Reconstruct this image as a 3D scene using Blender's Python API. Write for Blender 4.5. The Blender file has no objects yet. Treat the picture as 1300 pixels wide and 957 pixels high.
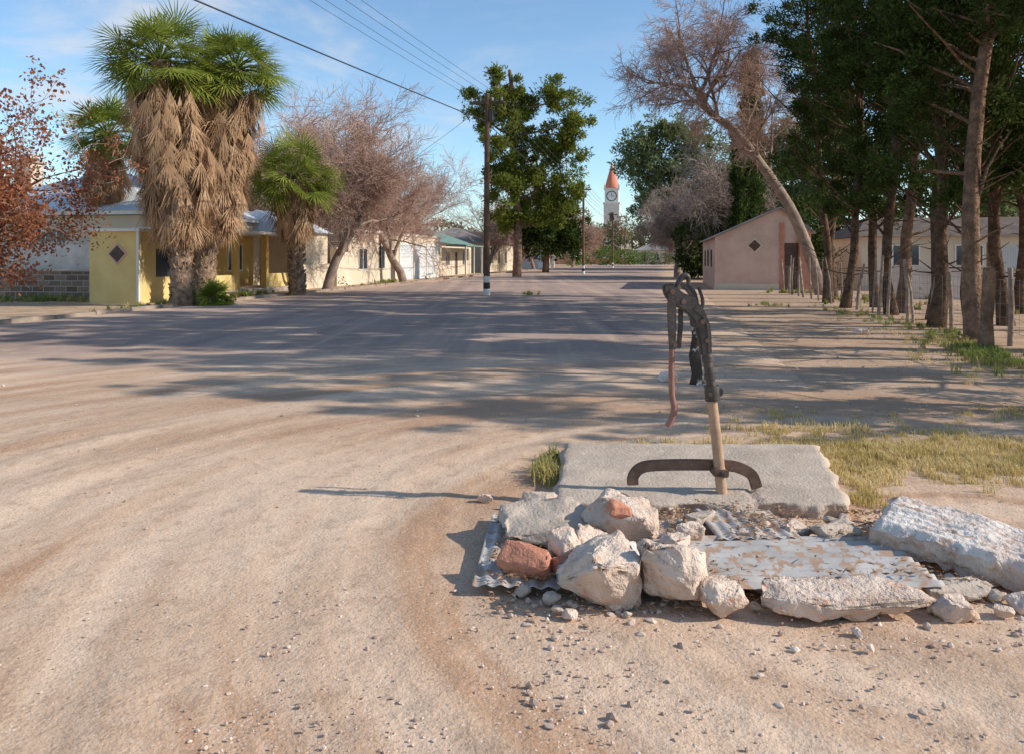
import bpy, bmesh, math, random
import numpy as np
from mathutils import Vector, noise, Matrix, Euler

random.seed(7)
RS = np.random.RandomState(11)
SC = bpy.context.scene
COL = SC.collection
ANG = math.radians(-10.5)
Rv = np.array([0.983, -0.182]); Dv = np.array([0.182, 0.983])
def W(t, s): 
    p = t*Rv + s*Dv
    return float(p[0]), float(p[1])

# ------------------------------------------------------------------ mesh helpers
def mk(name, parts, mats, parent=None, loc=(0,0,0), rot=(0,0,0), mesh_only=False):
    Vs=[];off=0;loops=[];starts=[];mi=[];sm=[];ls=0
    for p in parts:
        V,F,m,s = p
        if len(F)==0: continue
        V=np.asarray(V,dtype=np.float32).reshape(-1,3);F=np.asarray(F,dtype=np.int32)
        Vs.append(V); loops.append((F+off).ravel()); k=F.shape[1]; n=F.shape[0]
        starts.append(ls+np.arange(n)*k); ls+=n*k; off+=len(V)
        mi.append(np.full(n,m)); sm.append(np.full(n,s))
    V=np.concatenate(Vs);L=np.concatenate(loops);S=np.concatenate(starts)
    me=bpy.data.meshes.new(name)
    me.vertices.add(len(V)); me.vertices.foreach_set("co",V.ravel())
    me.loops.add(len(L)); me.loops.foreach_set("vertex_index",L.astype(np.int32))
    me.polygons.add(len(S)); me.polygons.foreach_set("loop_start",S.astype(np.int32))
    me.polygons.foreach_set("material_index",np.concatenate(mi).astype(np.int32))
    me.polygons.foreach_set("use_smooth",np.concatenate(sm).astype(bool))
    me.update(calc_edges=True); me.validate()
    for m in mats: me.materials.append(m)
    if mesh_only: return me
    return inst(name,me,parent,loc,rot)

def inst(name,me,parent=None,loc=(0,0,0),rot=(0,0,0),scale=(1,1,1)):
    o=bpy.data.objects.new(name,me); COL.objects.link(o)
    o.location=loc; o.rotation_euler=rot; o.scale=scale
    if parent: o.parent=parent
    return o

def E(name,loc=(0,0,0),rz=0.0):
    o=bpy.data.objects.new(name,None); COL.objects.link(o); o.location=loc; o.rotation_euler=(0,0,rz)
    o.empty_display_size=0.3
    return o

def bm_obj(name,bm,mats,parent=None,loc=(0,0,0),rot=(0,0,0),smooth=False):
    me=bpy.data.meshes.new(name); bm.to_mesh(me); bm.free()
    if smooth: me.polygons.foreach_set("use_smooth",[True]*len(me.polygons))
    for m in mats: me.materials.append(m)
    return inst(name,me,parent,loc,rot)

def box(name,parent,c,s,mat,rot=(0,0,0),bev=0.0):
    bm=bmesh.new(); bmesh.ops.create_cube(bm,size=1)
    bmesh.ops.scale(bm,vec=s,verts=bm.verts)
    if bev>0: bmesh.ops.bevel(bm,geom=bm.edges[:],offset=bev,segments=2,affect='EDGES')
    return bm_obj(name,bm,[mat],parent,c,rot)

def bx(name,parent,x0,x1,y0,y1,z0,z1,mat,bev=0.0):
    return box(name,parent,((x0+x1)/2,(y0+y1)/2,(z0+z1)/2),(x1-x0,y1-y0,z1-z0),mat,(0,0,0),bev)

def tube(P,R,k=8,m=0,cap=False):
    P=np.array(P,dtype=float);R=np.array(R,dtype=float);n=len(P)
    T=np.gradient(P,axis=0);T/=np.linalg.norm(T,axis=1)[:,None]+1e-9
    mean=np.abs(T.mean(0));ref=np.zeros(3);ref[int(np.argmin(mean))]=1
    A=np.cross(T,ref);A/=np.linalg.norm(A,axis=1)[:,None]+1e-9
    B=np.cross(T,A)
    th=np.arange(k)*2*np.pi/k
    V=P[:,None,:]+R[:,None,None]*(np.cos(th)[None,:,None]*A[:,None,:]+np.sin(th)[None,:,None]*B[:,None,:])
    i=np.arange(n-1)[:,None]*k;j=np.arange(k)[None,:];j2=(j+1)%k
    F=np.stack([i+j,i+j2,i+k+j2,i+k+j],axis=-1).reshape(-1,4)
    V=V.reshape(-1,3); out=[(V,F,m,True)]
    if cap:
        for ring,c in ((0,P[0]),(n-1,P[-1])):
            VV=np.vstack([V[ring*k:(ring+1)*k],c[None]])
            FF=np.array([[a,(a+1)%k,k] for a in range(k)])
            out.append((VV,FF,m,False))
    return out

def segs(P0,P1,R0,R1,k=3,m=0):
    P0=np.asarray(P0);P1=np.asarray(P1);R0=np.asarray(R0);R1=np.asarray(R1);n=len(P0)
    T=P1-P0;T/=np.linalg.norm(T,axis=1)[:,None]+1e-9
    ref=np.tile([0,0,1.0],(n,1));ref[np.abs(T[:,2])>.9]=[1,0,0]
    A=np.cross(T,ref);A/=np.linalg.norm(A,axis=1)[:,None]+1e-9;B=np.cross(T,A)
    th=np.arange(k)*2*np.pi/k;C=np.cos(th)[None,:,None];S=np.sin(th)[None,:,None]
    ring=C*A[:,None,:]+S*B[:,None,:]
    V=np.concatenate([P0[:,None]+ring*R0[:,None,None],P1[:,None]+ring*R1[:,None,None]],axis=1).reshape(-1,3)
    b=np.arange(n)[:,None]*2*k;j=np.arange(k)[None,:];j2=(j+1)%k
    F=np.stack([b+j,b+j2,b+k+j2,b+k+j],axis=-1).reshape(-1,4)
    return (V,F,m,True)

def unit(a): return a/(np.linalg.norm(a,axis=-1,keepdims=True)+1e-9)

def leaves(C,L,Wd,m=0,bias=None,flat=0.0):
    C=np.asarray(C);n=len(C)
    D=RS.normal(size=(n,3)); 
    if bias is not None: D=D+np.asarray(bias)
    D=unit(D);N=RS.normal(size=(n,3));S=unit(np.cross(D,N))
    l=L*RS.uniform(.6,1.3,(n,1));w=Wd*RS.uniform(.6,1.3,(n,1))
    V=np.stack([C,C+D*l*.45+S*w*.5,C+D*l,C+D*l*.45-S*w*.5],axis=1).reshape(-1,3)
    F=np.arange(n*4).reshape(-1,4)
    return (V,F,m,False)

# ------------------------------------------------------------------ material helpers
class NT:
    def __init__(s,name,world=False):
        if world:
            s.m=bpy.data.worlds.new(name)
        else: s.m=bpy.data.materials.new(name)
        s.m.use_nodes=True; s.t=s.m.node_tree; s.t.nodes.clear()
    def n(s,ty,**kw):
        nd=s.t.nodes.new(ty)
        for k,v in kw.items(): setattr(nd,k,v)
        return nd
    def l(s,a,b): s.t.links.new(a,b)
    def setin(s,sock,v):
        if isinstance(v,bpy.types.NodeSocket): s.l(v,sock)
        elif isinstance(v,tuple) and len(v)==3 and sock.type=='RGBA': sock.default_value=(*v,1)
        else: sock.default_value=v
    def math(s,op,a,b=0.0,clamp=False):
        nd=s.n('ShaderNodeMath',operation=op,use_clamp=clamp); s.setin(nd.inputs[0],a); s.setin(nd.inputs[1],b); return nd.outputs[0]
    def noise(s,vec,scale,detail=4,rough=.55,dist=0):
        nd=s.n('ShaderNodeTexNoise'); 
        if vec is not None: s.l(vec,nd.inputs['Vector'])
        nd.inputs['Scale'].default_value=scale; nd.inputs['Detail'].default_value=detail; nd.inputs['Roughness'].default_value=rough; nd.inputs['Distortion'].default_value=dist
        return nd.outputs['Fac']
    def ramp(s,f,a,b,c0=0.0,c1=1.0):
        nd=s.n('ShaderNodeMapRange',interpolation_type='SMOOTHSTEP'); s.setin(nd.inputs[0],f)
        nd.inputs[1].default_value=a; nd.inputs[2].default_value=b; nd.inputs[3].default_value=c0; nd.inputs[4].default_value=c1
        return nd.outputs[0]
    def mix(s,f,a,b,bt='MIX'):
        nd=s.n('ShaderNodeMix',data_type='RGBA',blend_type=bt); s.setin(nd.inputs[0],f); s.setin(nd.inputs[6],a); s.setin(nd.inputs[7],b); return nd.outputs[2]
    def bump(s,h,strength=.5,dist=.01,nrm=None):
        nd=s.n('ShaderNodeBump'); s.setin(nd.inputs['Height'],h); nd.inputs['Strength'].default_value=strength; nd.inputs['Distance'].default_value=dist
        return nd.outputs[0]
    def out(s,col,rough=.8,nrm=None,metal=0.0,spec=.3):
        p=s.n('ShaderNodeBsdfPrincipled'); s.setin(p.inputs['Base Color'],col); s.setin(p.inputs['Roughness'],rough)
        s.setin(p.inputs['Metallic'],metal); p.inputs['Specular IOR Level'].default_value=spec
        if nrm is not None: s.l(nrm,p.inputs['Normal'])
        o=s.n('ShaderNodeOutputMaterial'); s.l(p.outputs[0],o.inputs[0])
        return s.m
    def diff(s,col,nrm=None):
        p=s.n('ShaderNodeBsdfDiffuse'); s.setin(p.inputs['Color'],col)
        if nrm is not None: s.l(nrm,p.inputs['Normal'])
        o=s.n('ShaderNodeOutputMaterial'); s.l(p.outputs[0],o.inputs[0])
        return s.m
    def pos(s): return s.n('ShaderNodeNewGeometry').outputs['Position']
    def obj(s): return s.n('ShaderNodeTexCoord').outputs['Object']

def pm(name,c1,c2,scale=3,rough=.85,bump=.3,bscale=30,bdist=.01,metal=0.0,c3=None,c3t=.62,spec=.3):
    N=NT(name);v=N.obj()
    f=N.ramp(N.noise(v,scale,3,.6),.3,.7)
    c=N.mix(f,c1,c2)
    if c3: c=N.mix(N.ramp(N.noise(v,scale*2.7,3,.7),c3t,c3t+.08),c,c3)
    nr=N.bump(N.noise(v,bscale,3,.65),bump,bdist) if bump>0 else None
    if rough>=.85 and metal==0: return N.diff(c,nr)
    return N.out(c,rough,nr,metal,spec)

def leafmat(name,c1,c2,c3=None,transl=.3,cs=.8,rough=.55):
    N=NT(name); g=N.n('ShaderNodeNewGeometry'); f=g.outputs['Random Per Island']
    c=N.mix(f,c1,c2)
    if c3: c=N.mix(N.ramp(N.noise(g.outputs['Position'],cs,1,.5),.42,.62),c,c3)
    if transl<.01: return N.diff(c)
    d=N.n('ShaderNodeBsdfDiffuse');N.setin(d.inputs[0],c);o=N.n('ShaderNodeOutputMaterial')
    tr=N.n('ShaderNodeBsdfTranslucent');N.setin(tr.inputs[0],c);mx=N.n('ShaderNodeMixShader');mx.inputs[0].default_value=transl
    N.l(d.outputs[0],mx.inputs[1]);N.l(tr.outputs[0],mx.inputs[2]);N.l(mx.outputs[0],o.inputs[0])
    return N.m

def corr(name,c1,c2,axis='X',scale=13.0,rough=.45,metal=.3,rust=None,bd=.02,spec=.3):
    N=NT(name);v=N.obj()
    w=N.n('ShaderNodeTexWave',wave_type='BANDS',bands_direction=axis); w.inputs['Scale'].default_value=scale/6.283*3.14; N.l(v,w.inputs['Vector'])
    c=N.mix(N.ramp(N.noise(v,1.2,3,.6),.35,.65),c1,c2)
    if rust: c=N.mix(N.ramp(N.noise(v,5,3,.7),.58,.7),c,rust)
    return N.out(c,rough,N.bump(w.outputs['Fac'],.6,bd),metal,spec)

def dirt_nodes(N):
    P=N.pos()
    big=N.noise(P,.35,2,.55)
    c=N.mix(N.ramp(big,.35,.65),(.655,.455,.315),(.55,.37,.25))
    vm=N.n('ShaderNodeVectorMath',operation='DISTANCE'); N.l(P,vm.inputs[0]); vm.inputs[1].default_value=(3.0,4.6,0)
    cb=N.n('ShaderNodeCombineXYZ'); N.l(vm.outputs['Value'],cb.inputs[0])
    nn=N.n('ShaderNodeVectorMath',operation='ADD'); sc=N.n('ShaderNodeVectorMath',operation='SCALE'); N.l(P,sc.inputs[0]); sc.inputs[3].default_value=.13
    N.l(cb.outputs[0],nn.inputs[0]); N.l(sc.outputs[0],nn.inputs[1])
    arc=N.noise(nn.outputs[0],2.2,4,.6)
    c=N.mix(N.ramp(arc,.46,.64),c,(.71,.515,.37))
    c=N.mix(N.math('MULTIPLY',N.ramp(arc,.49,.36),.85),c,(.47,.275,.165))
    med=N.noise(P,6,4,.65)
    c=N.mix(N.ramp(med,.5,.72,0,.55),c,(.40,.265,.18))
    fine=N.noise(P,60,3,.7)
    c=N.mix(N.ramp(fine,.52,.7,0,.55),c,(.29,.19,.13))
    c=N.mix(N.ramp(fine,.45,.3,0,.5),c,(.76,.61,.48))
    vn=N.n('ShaderNodeTexVoronoi'); N.l(P,vn.inputs['Vector']); vn.inputs['Scale'].default_value=60
    sx=N.n('ShaderNodeSeparateColor'); N.l(vn.outputs['Color'],sx.inputs[0])
    peb=N.math('MULTIPLY',N.ramp(vn.outputs['Distance'],.34,.26),N.ramp(sx.outputs[0],.66,.72))
    pc=N.mix(sx.outputs[1],(.34,.25,.20),(.77,.66,.56))
    c=N.mix(N.math('MULTIPLY',peb,.8),c,pc)
    h=N.math('ADD',N.math('MULTIPLY',fine,.6),N.math('MULTIPLY',med,1.5))
    return P,c,h,fine,med,big,arc

def ground_mat():
    N=NT('dirt_ground');P,c,h,fine,med,big,arc=dirt_nodes(N)
    sp=N.n('ShaderNodeSeparateXYZ');N.l(P,sp.inputs[0])
    t=N.math('SUBTRACT',N.math('MULTIPLY',sp.outputs[0],.983),N.math('MULTIPLY',sp.outputs[1],.182))
    gn=N.noise(P,1.4,3,.7)
    g=N.math('MULTIPLY',N.ramp(t,5.2,6.6),N.ramp(gn,.46,.64))
    c=N.mix(N.math('MULTIPLY',g,.7),c,(.22,.20,.09))
    g2=N.math('MULTIPLY',N.ramp(t,-16,-17),N.ramp(gn,.42,.62))
    c=N.mix(N.math('MULTIPLY',g2,.7),c,(.24,.21,.09))
    g3=N.math('MULTIPLY',N.math('MULTIPLY',N.ramp(t,.4,1.6),N.ramp(sp.outputs[1],5.6,6.4)),N.ramp(gn,.40,.6))
    c=N.mix(N.math('MULTIPLY',g3,.55),c,(.40,.27,.18))
    sh=N.math('MULTIPLY',N.ramp(sp.outputs[1],6.5,10),.4)
    c=N.mix(sh,c,(.43,.295,.21))
    return N.diff(c,N.bump(h,.9,.012))

def road_mat():
    N=NT('dusty_asphalt');P,dc,h,fine,med,big,arc=dirt_nodes(N)
    sp=N.n('ShaderNodeSeparateXYZ');N.l(P,sp.inputs[0])
    x,y=sp.outputs[0],sp.outputs[1]
    t=N.math('SUBTRACT',N.math('MULTIPLY',x,.983),N.math('MULTIPLY',y,.182))
    a=N.mix(N.ramp(big,.35,.65),(.44,.325,.27),(.355,.265,.225))
    a=N.mix(N.ramp(fine,.5,.7,0,.6),a,(.18,.14,.12))
    a=N.mix(N.ramp(fine,.45,.3,0,.55),a,(.62,.50,.43))
    mp=N.n('ShaderNodeMapping'); N.l(P,mp.inputs[0]); mp.inputs['Rotation'].default_value=(0,0,math.radians(10.5)); mp.inputs['Scale'].default_value=(1.3,.05,1)
    st=N.noise(mp.outputs[0],1.0,4,.6)
    a=N.mix(N.ramp(st,.48,.66,0,.65),a,(.57,.405,.305))
    a=N.mix(N.ramp(st,.45,.33,0,.5),a,(.26,.195,.17))
    n55=N.noise(P,.7,4,.62)
    nz=N.math('MULTIPLY',N.math('SUBTRACT',n55,.5),7)
    m1=N.ramp(N.math('ADD',y,nz),15.0,10.0)
    m2=N.ramp(N.math('ADD',t,N.math('MULTIPLY',nz,.35)),-.6,1.0)
    m3=N.ramp(N.math('ADD',t,N.math('MULTIPLY',nz,.2)),-14.2,-15.2)
    m=N.math('MAXIMUM',N.math('MAXIMUM',m1,m2),m3)
    m=N.math('MAXIMUM',m,N.ramp(n55,.52,.70,0,.75))
    c=N.mix(m,a,dc)
    return N.diff(c,N.bump(fine,.7,.008))

M={}
M['ground']=ground_mat(); M['road']=road_mat()
M['kerb']=pm('kerb_stone',(.38,.30,.24),(.27,.215,.175),2)
M['bark']=pm('bark_dark',(.18,.11,.075),(.075,.05,.035),5,.9,1,14,.06,c3=(.26,.17,.12))
M['bark2']=pm('bark_brown',(.32,.20,.135),(.15,.095,.065),5,.9,1,12,.08,c3=(.40,.27,.20))
M['barkg']=pm('bark_grey',(.36,.27,.215),(.21,.155,.125),3,.9,.8,16,.04)
M['twigp']=pm('twig_pink',(.54,.36,.285),(.40,.26,.20),.6,.9,0,5)
M['twigg']=pm('twig_grey',(.44,.34,.285),(.31,.24,.20),.6,.9,0,5)
M['cyp']=leafmat('cypress_foliage',(.030,.055,.016),(.105,.14,.036),(.055,.075,.022),.25,.9)
M['casu']=leafmat('casuarina_foliage',(.11,.155,.025),(.30,.30,.06),(.16,.185,.035),.4,.35)
M['euc']=leafmat('eucalyptus_foliage',(.14,.19,.08),(.28,.30,.14),(.17,.19,.075),.4,.25)
M['dist']=leafmat('distant_foliage',(.10,.125,.045),(.21,.21,.085),(.26,.19,.12),.3,.09)
M['red']=leafmat('autumn_leaves',(.24,.08,.045),(.38,.17,.09),(.30,.12,.06),.35,.8)
M['shrub']=leafmat('shrub_leaves',(.09,.14,.03),(.20,.25,.06),None,.3)
M['palm']=leafmat('palm_frond_green',(.13,.19,.025),(.40,.41,.09),(.19,.24,.04),.35,1.1,.4)
M['dead']=leafmat('palm_frond_dead',(.28,.16,.09),(.64,.44,.27),(.46,.29,.17),.25,1.5,.8)
M['ptrunk']=pm('palm_trunk_bark',(.42,.29,.20),(.18,.115,.08),6,.95,1,18,.06)
M['dry']=leafmat('dry_grass_blades',(.60,.45,.19),(.82,.67,.36),(.54,.42,.16),.3,1.5)
M['grn']=leafmat('green_weed_blades',(.14,.19,.045),(.30,.34,.10),(.46,.38,.15),.3,1.1)
M['litter']=leafmat('leaf_litter',(.22,.115,.06),(.50,.32,.19),None,.1)
M['yel']=pm('yellow_plaster',(.74,.56,.25),(.66,.48,.20),1.5,.9,.15,20)
M['oran']=pm('ochre_plaster',(.66,.44,.16),(.58,.37,.13),1.5,.9,.15,20)
M['cream']=pm('cream_plaster',(.70,.59,.45),(.62,.51,.38),.8,.9,.15,20)
M['pinkp']=pm('peach_plaster',(.66,.46,.37),(.55,.375,.295),1.2,.9,.2,14,c3=(.69,.51,.42))
M['white']=pm('white_paint',(.78,.75,.70),(.70,.66,.60),1.5,.7,.1,20)
M['dirtyw']=pm('weathered_white_wall',(.72,.66,.59),(.58,.51,.44),1.3,.85,.1,20,c3=(.42,.35,.30))
M['glass']=pm('dark_window_glass',(.03,.04,.05),(.05,.06,.07),1,.12,0,5,spec=.6)
M['darkw']=pm('dark_wood',(.12,.08,.055),(.08,.05,.04),4,.7,.3,20)
M['roofw']=corr('roof_sheet_white',(.66,.72,.78),(.72,.76,.80),'X',14,.5,.1)
M['roofg']=corr('roof_sheet_grey',(.36,.33,.31),(.28,.26,.24),'X',14,.8,0,(.34,.22,.16),spec=.1)
M['roofb']=corr('roof_sheet_rusty',(.20,.15,.12),(.14,.11,.09),'X',14,.85,0,(.24,.13,.08),spec=.05)
M['roofgr']=corr('roof_sheet_green',(.22,.34,.27),(.17,.27,.22),'X',14,.5,.1)
M['cfence']=corr('fence_sheet_pale',(.58,.61,.62),(.66,.66,.64),'X',14,.6,.1,(.5,.39,.31))
M['galv']=pm('galvanised_sheet',(.38,.355,.33),(.56,.525,.49),3.5,.65,.1,40,.003,.08,c3=(.44,.29,.20),c3t=.50,spec=.15)
M['conc']=pm('old_concrete',(.58,.47,.375),(.45,.36,.285),3,.95,.9,45,.012,c3=(.64,.54,.45))
M['rub']=pm('rubble_concrete',(.70,.565,.465),(.53,.39,.30),6,.95,1,26,.025,c3=(.62,.36,.25),c3t=.59)
M['rubw']=pm('rubble_whitewashed',(.76,.69,.62),(.60,.475,.40),4,.95,1,30,.02,c3=(.52,.37,.29),c3t=.55)
M['brick']=pm('broken_brick',(.60,.27,.17),(.46,.20,.13),6,.95,.8,30,.02,c3=(.68,.53,.43))
M['gravel']=leafmat('gravel_stone',(.36,.25,.19),(.72,.58,.48),None,.001,.8,.95)
M['iron']=pm('dark_cast_iron',(.11,.09,.08),(.06,.05,.045),14,.5,.5,60,.004,.35,c3=(.25,.14,.09),spec=.35)
M['rustbar']=pm('rusty_steel_bar',(.20,.12,.085),(.12,.075,.055),10,.65,.6,60,.004,.2,c3=(.31,.17,.11))
M['rod']=pm('rusty_rod',(.34,.17,.13),(.25,.12,.09),12,.75,.5,60,.004,.1)
M['ppipe']=pm('weathered_wood_shaft',(.52,.33,.205),(.38,.235,.15),9,.8,.6,50,.006,0,c3=(.26,.155,.10))
M['polew']=pm('pole_wood',(.20,.12,.08),(.12,.075,.05),3,.85,.5,25)
M['black']=pm('black_paint',(.03,.03,.03),(.06,.055,.05),4,.6,.1,20)
M['wire']=pm('wire_dark',(.03,.03,.035),(.05,.05,.05),4,.6,0,20)
M['fwire']=pm('fence_wire_metal',(.35,.31,.28),(.25,.21,.19),4,.6,0,20,metal=.3)
M['post']=pm('fence_post_wood',(.42,.32,.25),(.25,.18,.14),6,.9,.8,22,.02)
M['redroof']=pm('spire_red',(.62,.20,.11),(.52,.17,.10),.5,.7,.1,5)
M['churchw']=pm('church_plaster',(.74,.66,.57),(.64,.57,.49),.4,.8,.1,5)
M['insul']=pm('insulator',(.5,.5,.48),(.4,.38,.36),5,.3,0,5)
M['peel']=pm('peeling_paint_bark',(.10,.075,.06),(.05,.04,.035),2,.9,.8,20,.02,c3=(.66,.60,.52),c3t=.56)

def stone_mat():
    N=NT('dressed_stone');v=N.obj()
    b=N.n('ShaderNodeTexBrick')
    mp=N.n('ShaderNodeMapping'); N.l(v,mp.inputs[0]); mp.inputs['Rotation'].default_value=(math.radians(90),0,0); N.l(mp.outputs[0],b.inputs['Vector'])
    b.inputs['Color1'].default_value=(.16,.11,.085,1); b.inputs['Color2'].default_value=(.34,.24,.18,1); b.inputs['Mortar'].default_value=(.46,.38,.31,1)
    b.inputs['Scale'].default_value=1; b.inputs['Brick Width'].default_value=.5; b.inputs['Row Height'].default_value=.22; b.inputs['Mortar Size'].default_value=.014
    return N.diff(b.outputs['Color'],N.bump(N.noise(v,12,4,.6),.8,.03))
M['stone']=stone_mat()

# ------------------------------------------------------------------ ground / road
def axis_coords(lo,hi,a,b,step,grow=1.25):
    c=list(np.arange(a,b+1e-6,step)); s=step;x=c[-1]
    while x<hi: s*=grow; x+=s; c.append(min(x,hi))
    s=step;x=c[0];pre=[]
    while x>lo: s*=grow; x-=s; pre.append(max(x,lo))
    return np.array(pre[::-1]+c)
xs=axis_coords(-900,900,-5.5,7.0,.045); ys=axis_coords(-300,1500,2.0,9.6,.045)
X,Y=np.meshgrid(xs,ys,indexing='xy')
def gz_arr(X,Y):
    Z=np.full(X.shape,-.012)
    mask=np.clip((9.0-Y)/1.6,0,1)*np.clip((Y-.5)/1,0,1)*np.clip((X+7)/2,0,1)*np.clip((9-X)/2,0,1)
    it=np.argwhere(mask>0)
    for i,j in it:
        x=X[i,j];y=Y[i,j]
        r=math.hypot(x-3,y-4.6)
        n=.012*noise.noise(Vector((x*1.1,y*1.1,0)))+.006*noise.noise(Vector((x*4,y*4,3)))+.004*noise.noise(Vector((x*11,y*11,7)))+.016*noise.noise(Vector((r*3.2,x*.25,y*.25)))
        rough=np.clip((x+.4)/1.2,0.0,1)
        n+=rough*(.008*noise.noise(Vector((x*8,y*8,11)))+.005*abs(noise.noise(Vector((x*20,y*20,1)))))
        Z[i,j]+=n*mask[i,j]
    return Z
Z=gz_arr(X,Y)
nx,ny=len(xs),len(ys)
i=np.arange(ny-1)[:,None]*nx;j=np.arange(nx-1)[None,:]
F=np.stack([i+j,i+j+1,i+nx+j+1,i+nx+j],-1).reshape(-1,4)
mk('ground',[(np.stack([X,Y,Z],-1).reshape(-1,3),F,0,True)],[M['ground']])
ts=np.linspace(-15.5,1.9,90);V=[];
for t in ts:
    y0=9.6+.5*noise.noise(Vector((t*.7,0,0)))+.2*noise.noise(Vector((t*3,0,0)))
    s0=(y0+t*.182)/.983
    for s,z in [(s0-.7,-.022),(s0,-.006),(s0+1,0),(s0+4,0),(s0+12,0),(40,0),(80,0),(130,0),(190,0)]:
        V.append((*W(t,s),z if abs(t-ts[-1])>.01 and abs(t-ts[0])>.01 else -.02))
F=[[a*9+b,(a+1)*9+b,(a+1)*9+b+1,a*9+b+1] for a in range(89) for b in range(8)]
mk('road',[(np.array(V),np.array(F),0,True)],[M['road']])
k=E('kerb',rz=ANG)
s=14.0;q=0
while s<110:
    box('kerb_stone_%d'%q,k,(-15.62+random.uniform(-.03,.03),s+.75,.03+random.uniform(-.02,.01)),(.16,1.46,.14),M['kerb'],(0,0,random.uniform(-.02,.02)),.02); s+=1.5;q+=1

# ------------------------------------------------------------------ rubble, gravel
def rock(name,loc,size,seed,mat,rz=0,tilt=(0,0),amp=.06,npts=18,parent=None,power=5,cuts=6):
    r=random.Random(seed); bm=bmesh.new()
    for _ in range(npts):
        d=Vector((r.uniform(-1,1),r.uniform(-1,1),r.uniform(-1,1)))
        if d.length<.1: continue
        k=(abs(d.x)**power+abs(d.y)**power+abs(d.z)**power)**(1/power)
        d=d/k*r.uniform(.82,1.08)
        bm.verts.new((d.x*size[0]/2,d.y*size[1]/2,d.z*size[2]/2))
    res=bmesh.ops.convex_hull(bm,input=bm.verts)
    bmesh.ops.delete(bm,geom=[v for v in bm.verts if not v.link_faces],context='VERTS')
    ms=min(size)
    bmesh.ops.dissolve_limit(bm,angle_limit=.25,verts=bm.verts,edges=bm.edges)
    bmesh.ops.bevel(bm,geom=bm.edges[:],offset=ms*.03,segments=1,affect='EDGES')
    bmesh.ops.triangulate(bm,faces=bm.faces)
    bmesh.ops.subdivide_edges(bm,edges=bm.edges,cuts=cuts,use_grid_fill=True)
    bm.normal_update()
    o=Vector((seed*3.1,seed*1.7,0)); f=1/ms
    for v in bm.verts:
        n=noise.noise((v.co)*f*1.2+o)*.9+noise.noise(v.co*f*3.5+o)*.55+noise.noise(v.co*f*9+o)*.35+noise.noise(v.co*70+o)*.012/ms
        v.co+=v.normal*n*ms*amp
    bmesh.ops.rotate(bm,verts=bm.verts,cent=(0,0,0),matrix=Euler((tilt[0],tilt[1],rz)).to_matrix())
    zmin=min(v.co.z for v in bm.verts)
    bmesh.ops.translate(bm,verts=bm.verts,vec=(0,0,-zmin-.012))
    return bm_obj(name,bm,[mat],parent,loc,smooth=True)

RK=[((.42,3.78,0),(.46,.40,.29),3,'rub',.3,(.1,.1)),
((.76,3.74,0),(.34,.36,.29),14,'rub',-.3,(-.1,.1)),
((.63,4.46,.06),(.44,.28,.20),5,'rub',-.4,(.1,.2)),
((.20,4.52,.05),(.56,.52,.11),6,'conc',.1,(.12,-.05)),
((.30,4.10,.05),(.22,.2,.18),8,'rub',.7,(.3,.1)),
((.42,4.22,.05),(.24,.18,.14),28,'rub',.2,(.1,.1)),
((.52,4.04,.05),(.28,.18,.12),29,'rubw',.2,(.1,.1)),
((.95,3.64,0),(.24,.20,.17),9,'rub',.2,(0,0)),
((1.47,3.65,0),(.94,.26,.12),10,'rub',.0,(.05,0)),
((1.80,4.48,0.02),(.32,.2,.12),11,'conc',.3,(0,0)),
((1.60,4.54,0.02),(.18,.13,.10),31,'rub',.3,(0,0)),
((1.99,3.60,0),(.21,.17,.11),12,'rub',.5,(0,0)),
((2.10,3.80,0),(.34,.16,.08),13,'conc',.1,(0,0)),
((2.36,3.66,0),(.2,.14,.09),33,'rub',.1,(0,0)),
((.96,4.42,.06),(.2,.15,.11),15,'rub',.1,(0,0)),
((.86,4.22,.06),(.17,.15,.10),35,'rub',1.1,(0,0)),
((1.10,4.70,.05),(.22,.14,.07),16,'conc',.8,(0,0)),
((1.45,4.76,.04),(.26,.12,.07),36,'conc',.1,(0,0)),
((-.18,5.28,0),(.10,.08,.06),17,'rub',.1,(0,0)),
((.17,5.1,0),(.26,.18,.11),18,'conc',.4,(0.2,0)),
((.30,4.90,0),(.3,.14,.09),19,'conc',.1,(0,0)),
((2.02,10.4,0),(.28,.2,.12),20,'rubw',.1,(0,0)),
((2.5,10.3,0),(.2,.16,.09),21,'rubw',.1,(0,0)),
((7.3,16.8,0),(.35,.2,.12),22,'rubw',.1,(0,0)),
((2.75,4.9,0),(.2,.16,.05),23,'conc',.1,(0,0))]
for (loc,size,seed,mt,rz,tilt) in RK:
    rock('rubble_chunk',loc,size,seed,M[mt],rz,tilt,amp=.12 if seed not in(10,6) else .16)
rock('broken_brick',(.07,3.97,.05),(.27,.17,.12),41,M['brick'],-.35,(.15,.1),amp=.06,power=9,npts=30)
rock('broken_brick',(.60,4.38,.17),(.18,.12,.08),42,M['brick'],.3,(.2,.5),amp=.06,power=9,npts=30)
rock('broken_brick',(.26,3.98,.04),(.14,.11,.08),43,M['brick'],.9,(.2,.2),amp=.06,power=9,npts=30)

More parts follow.
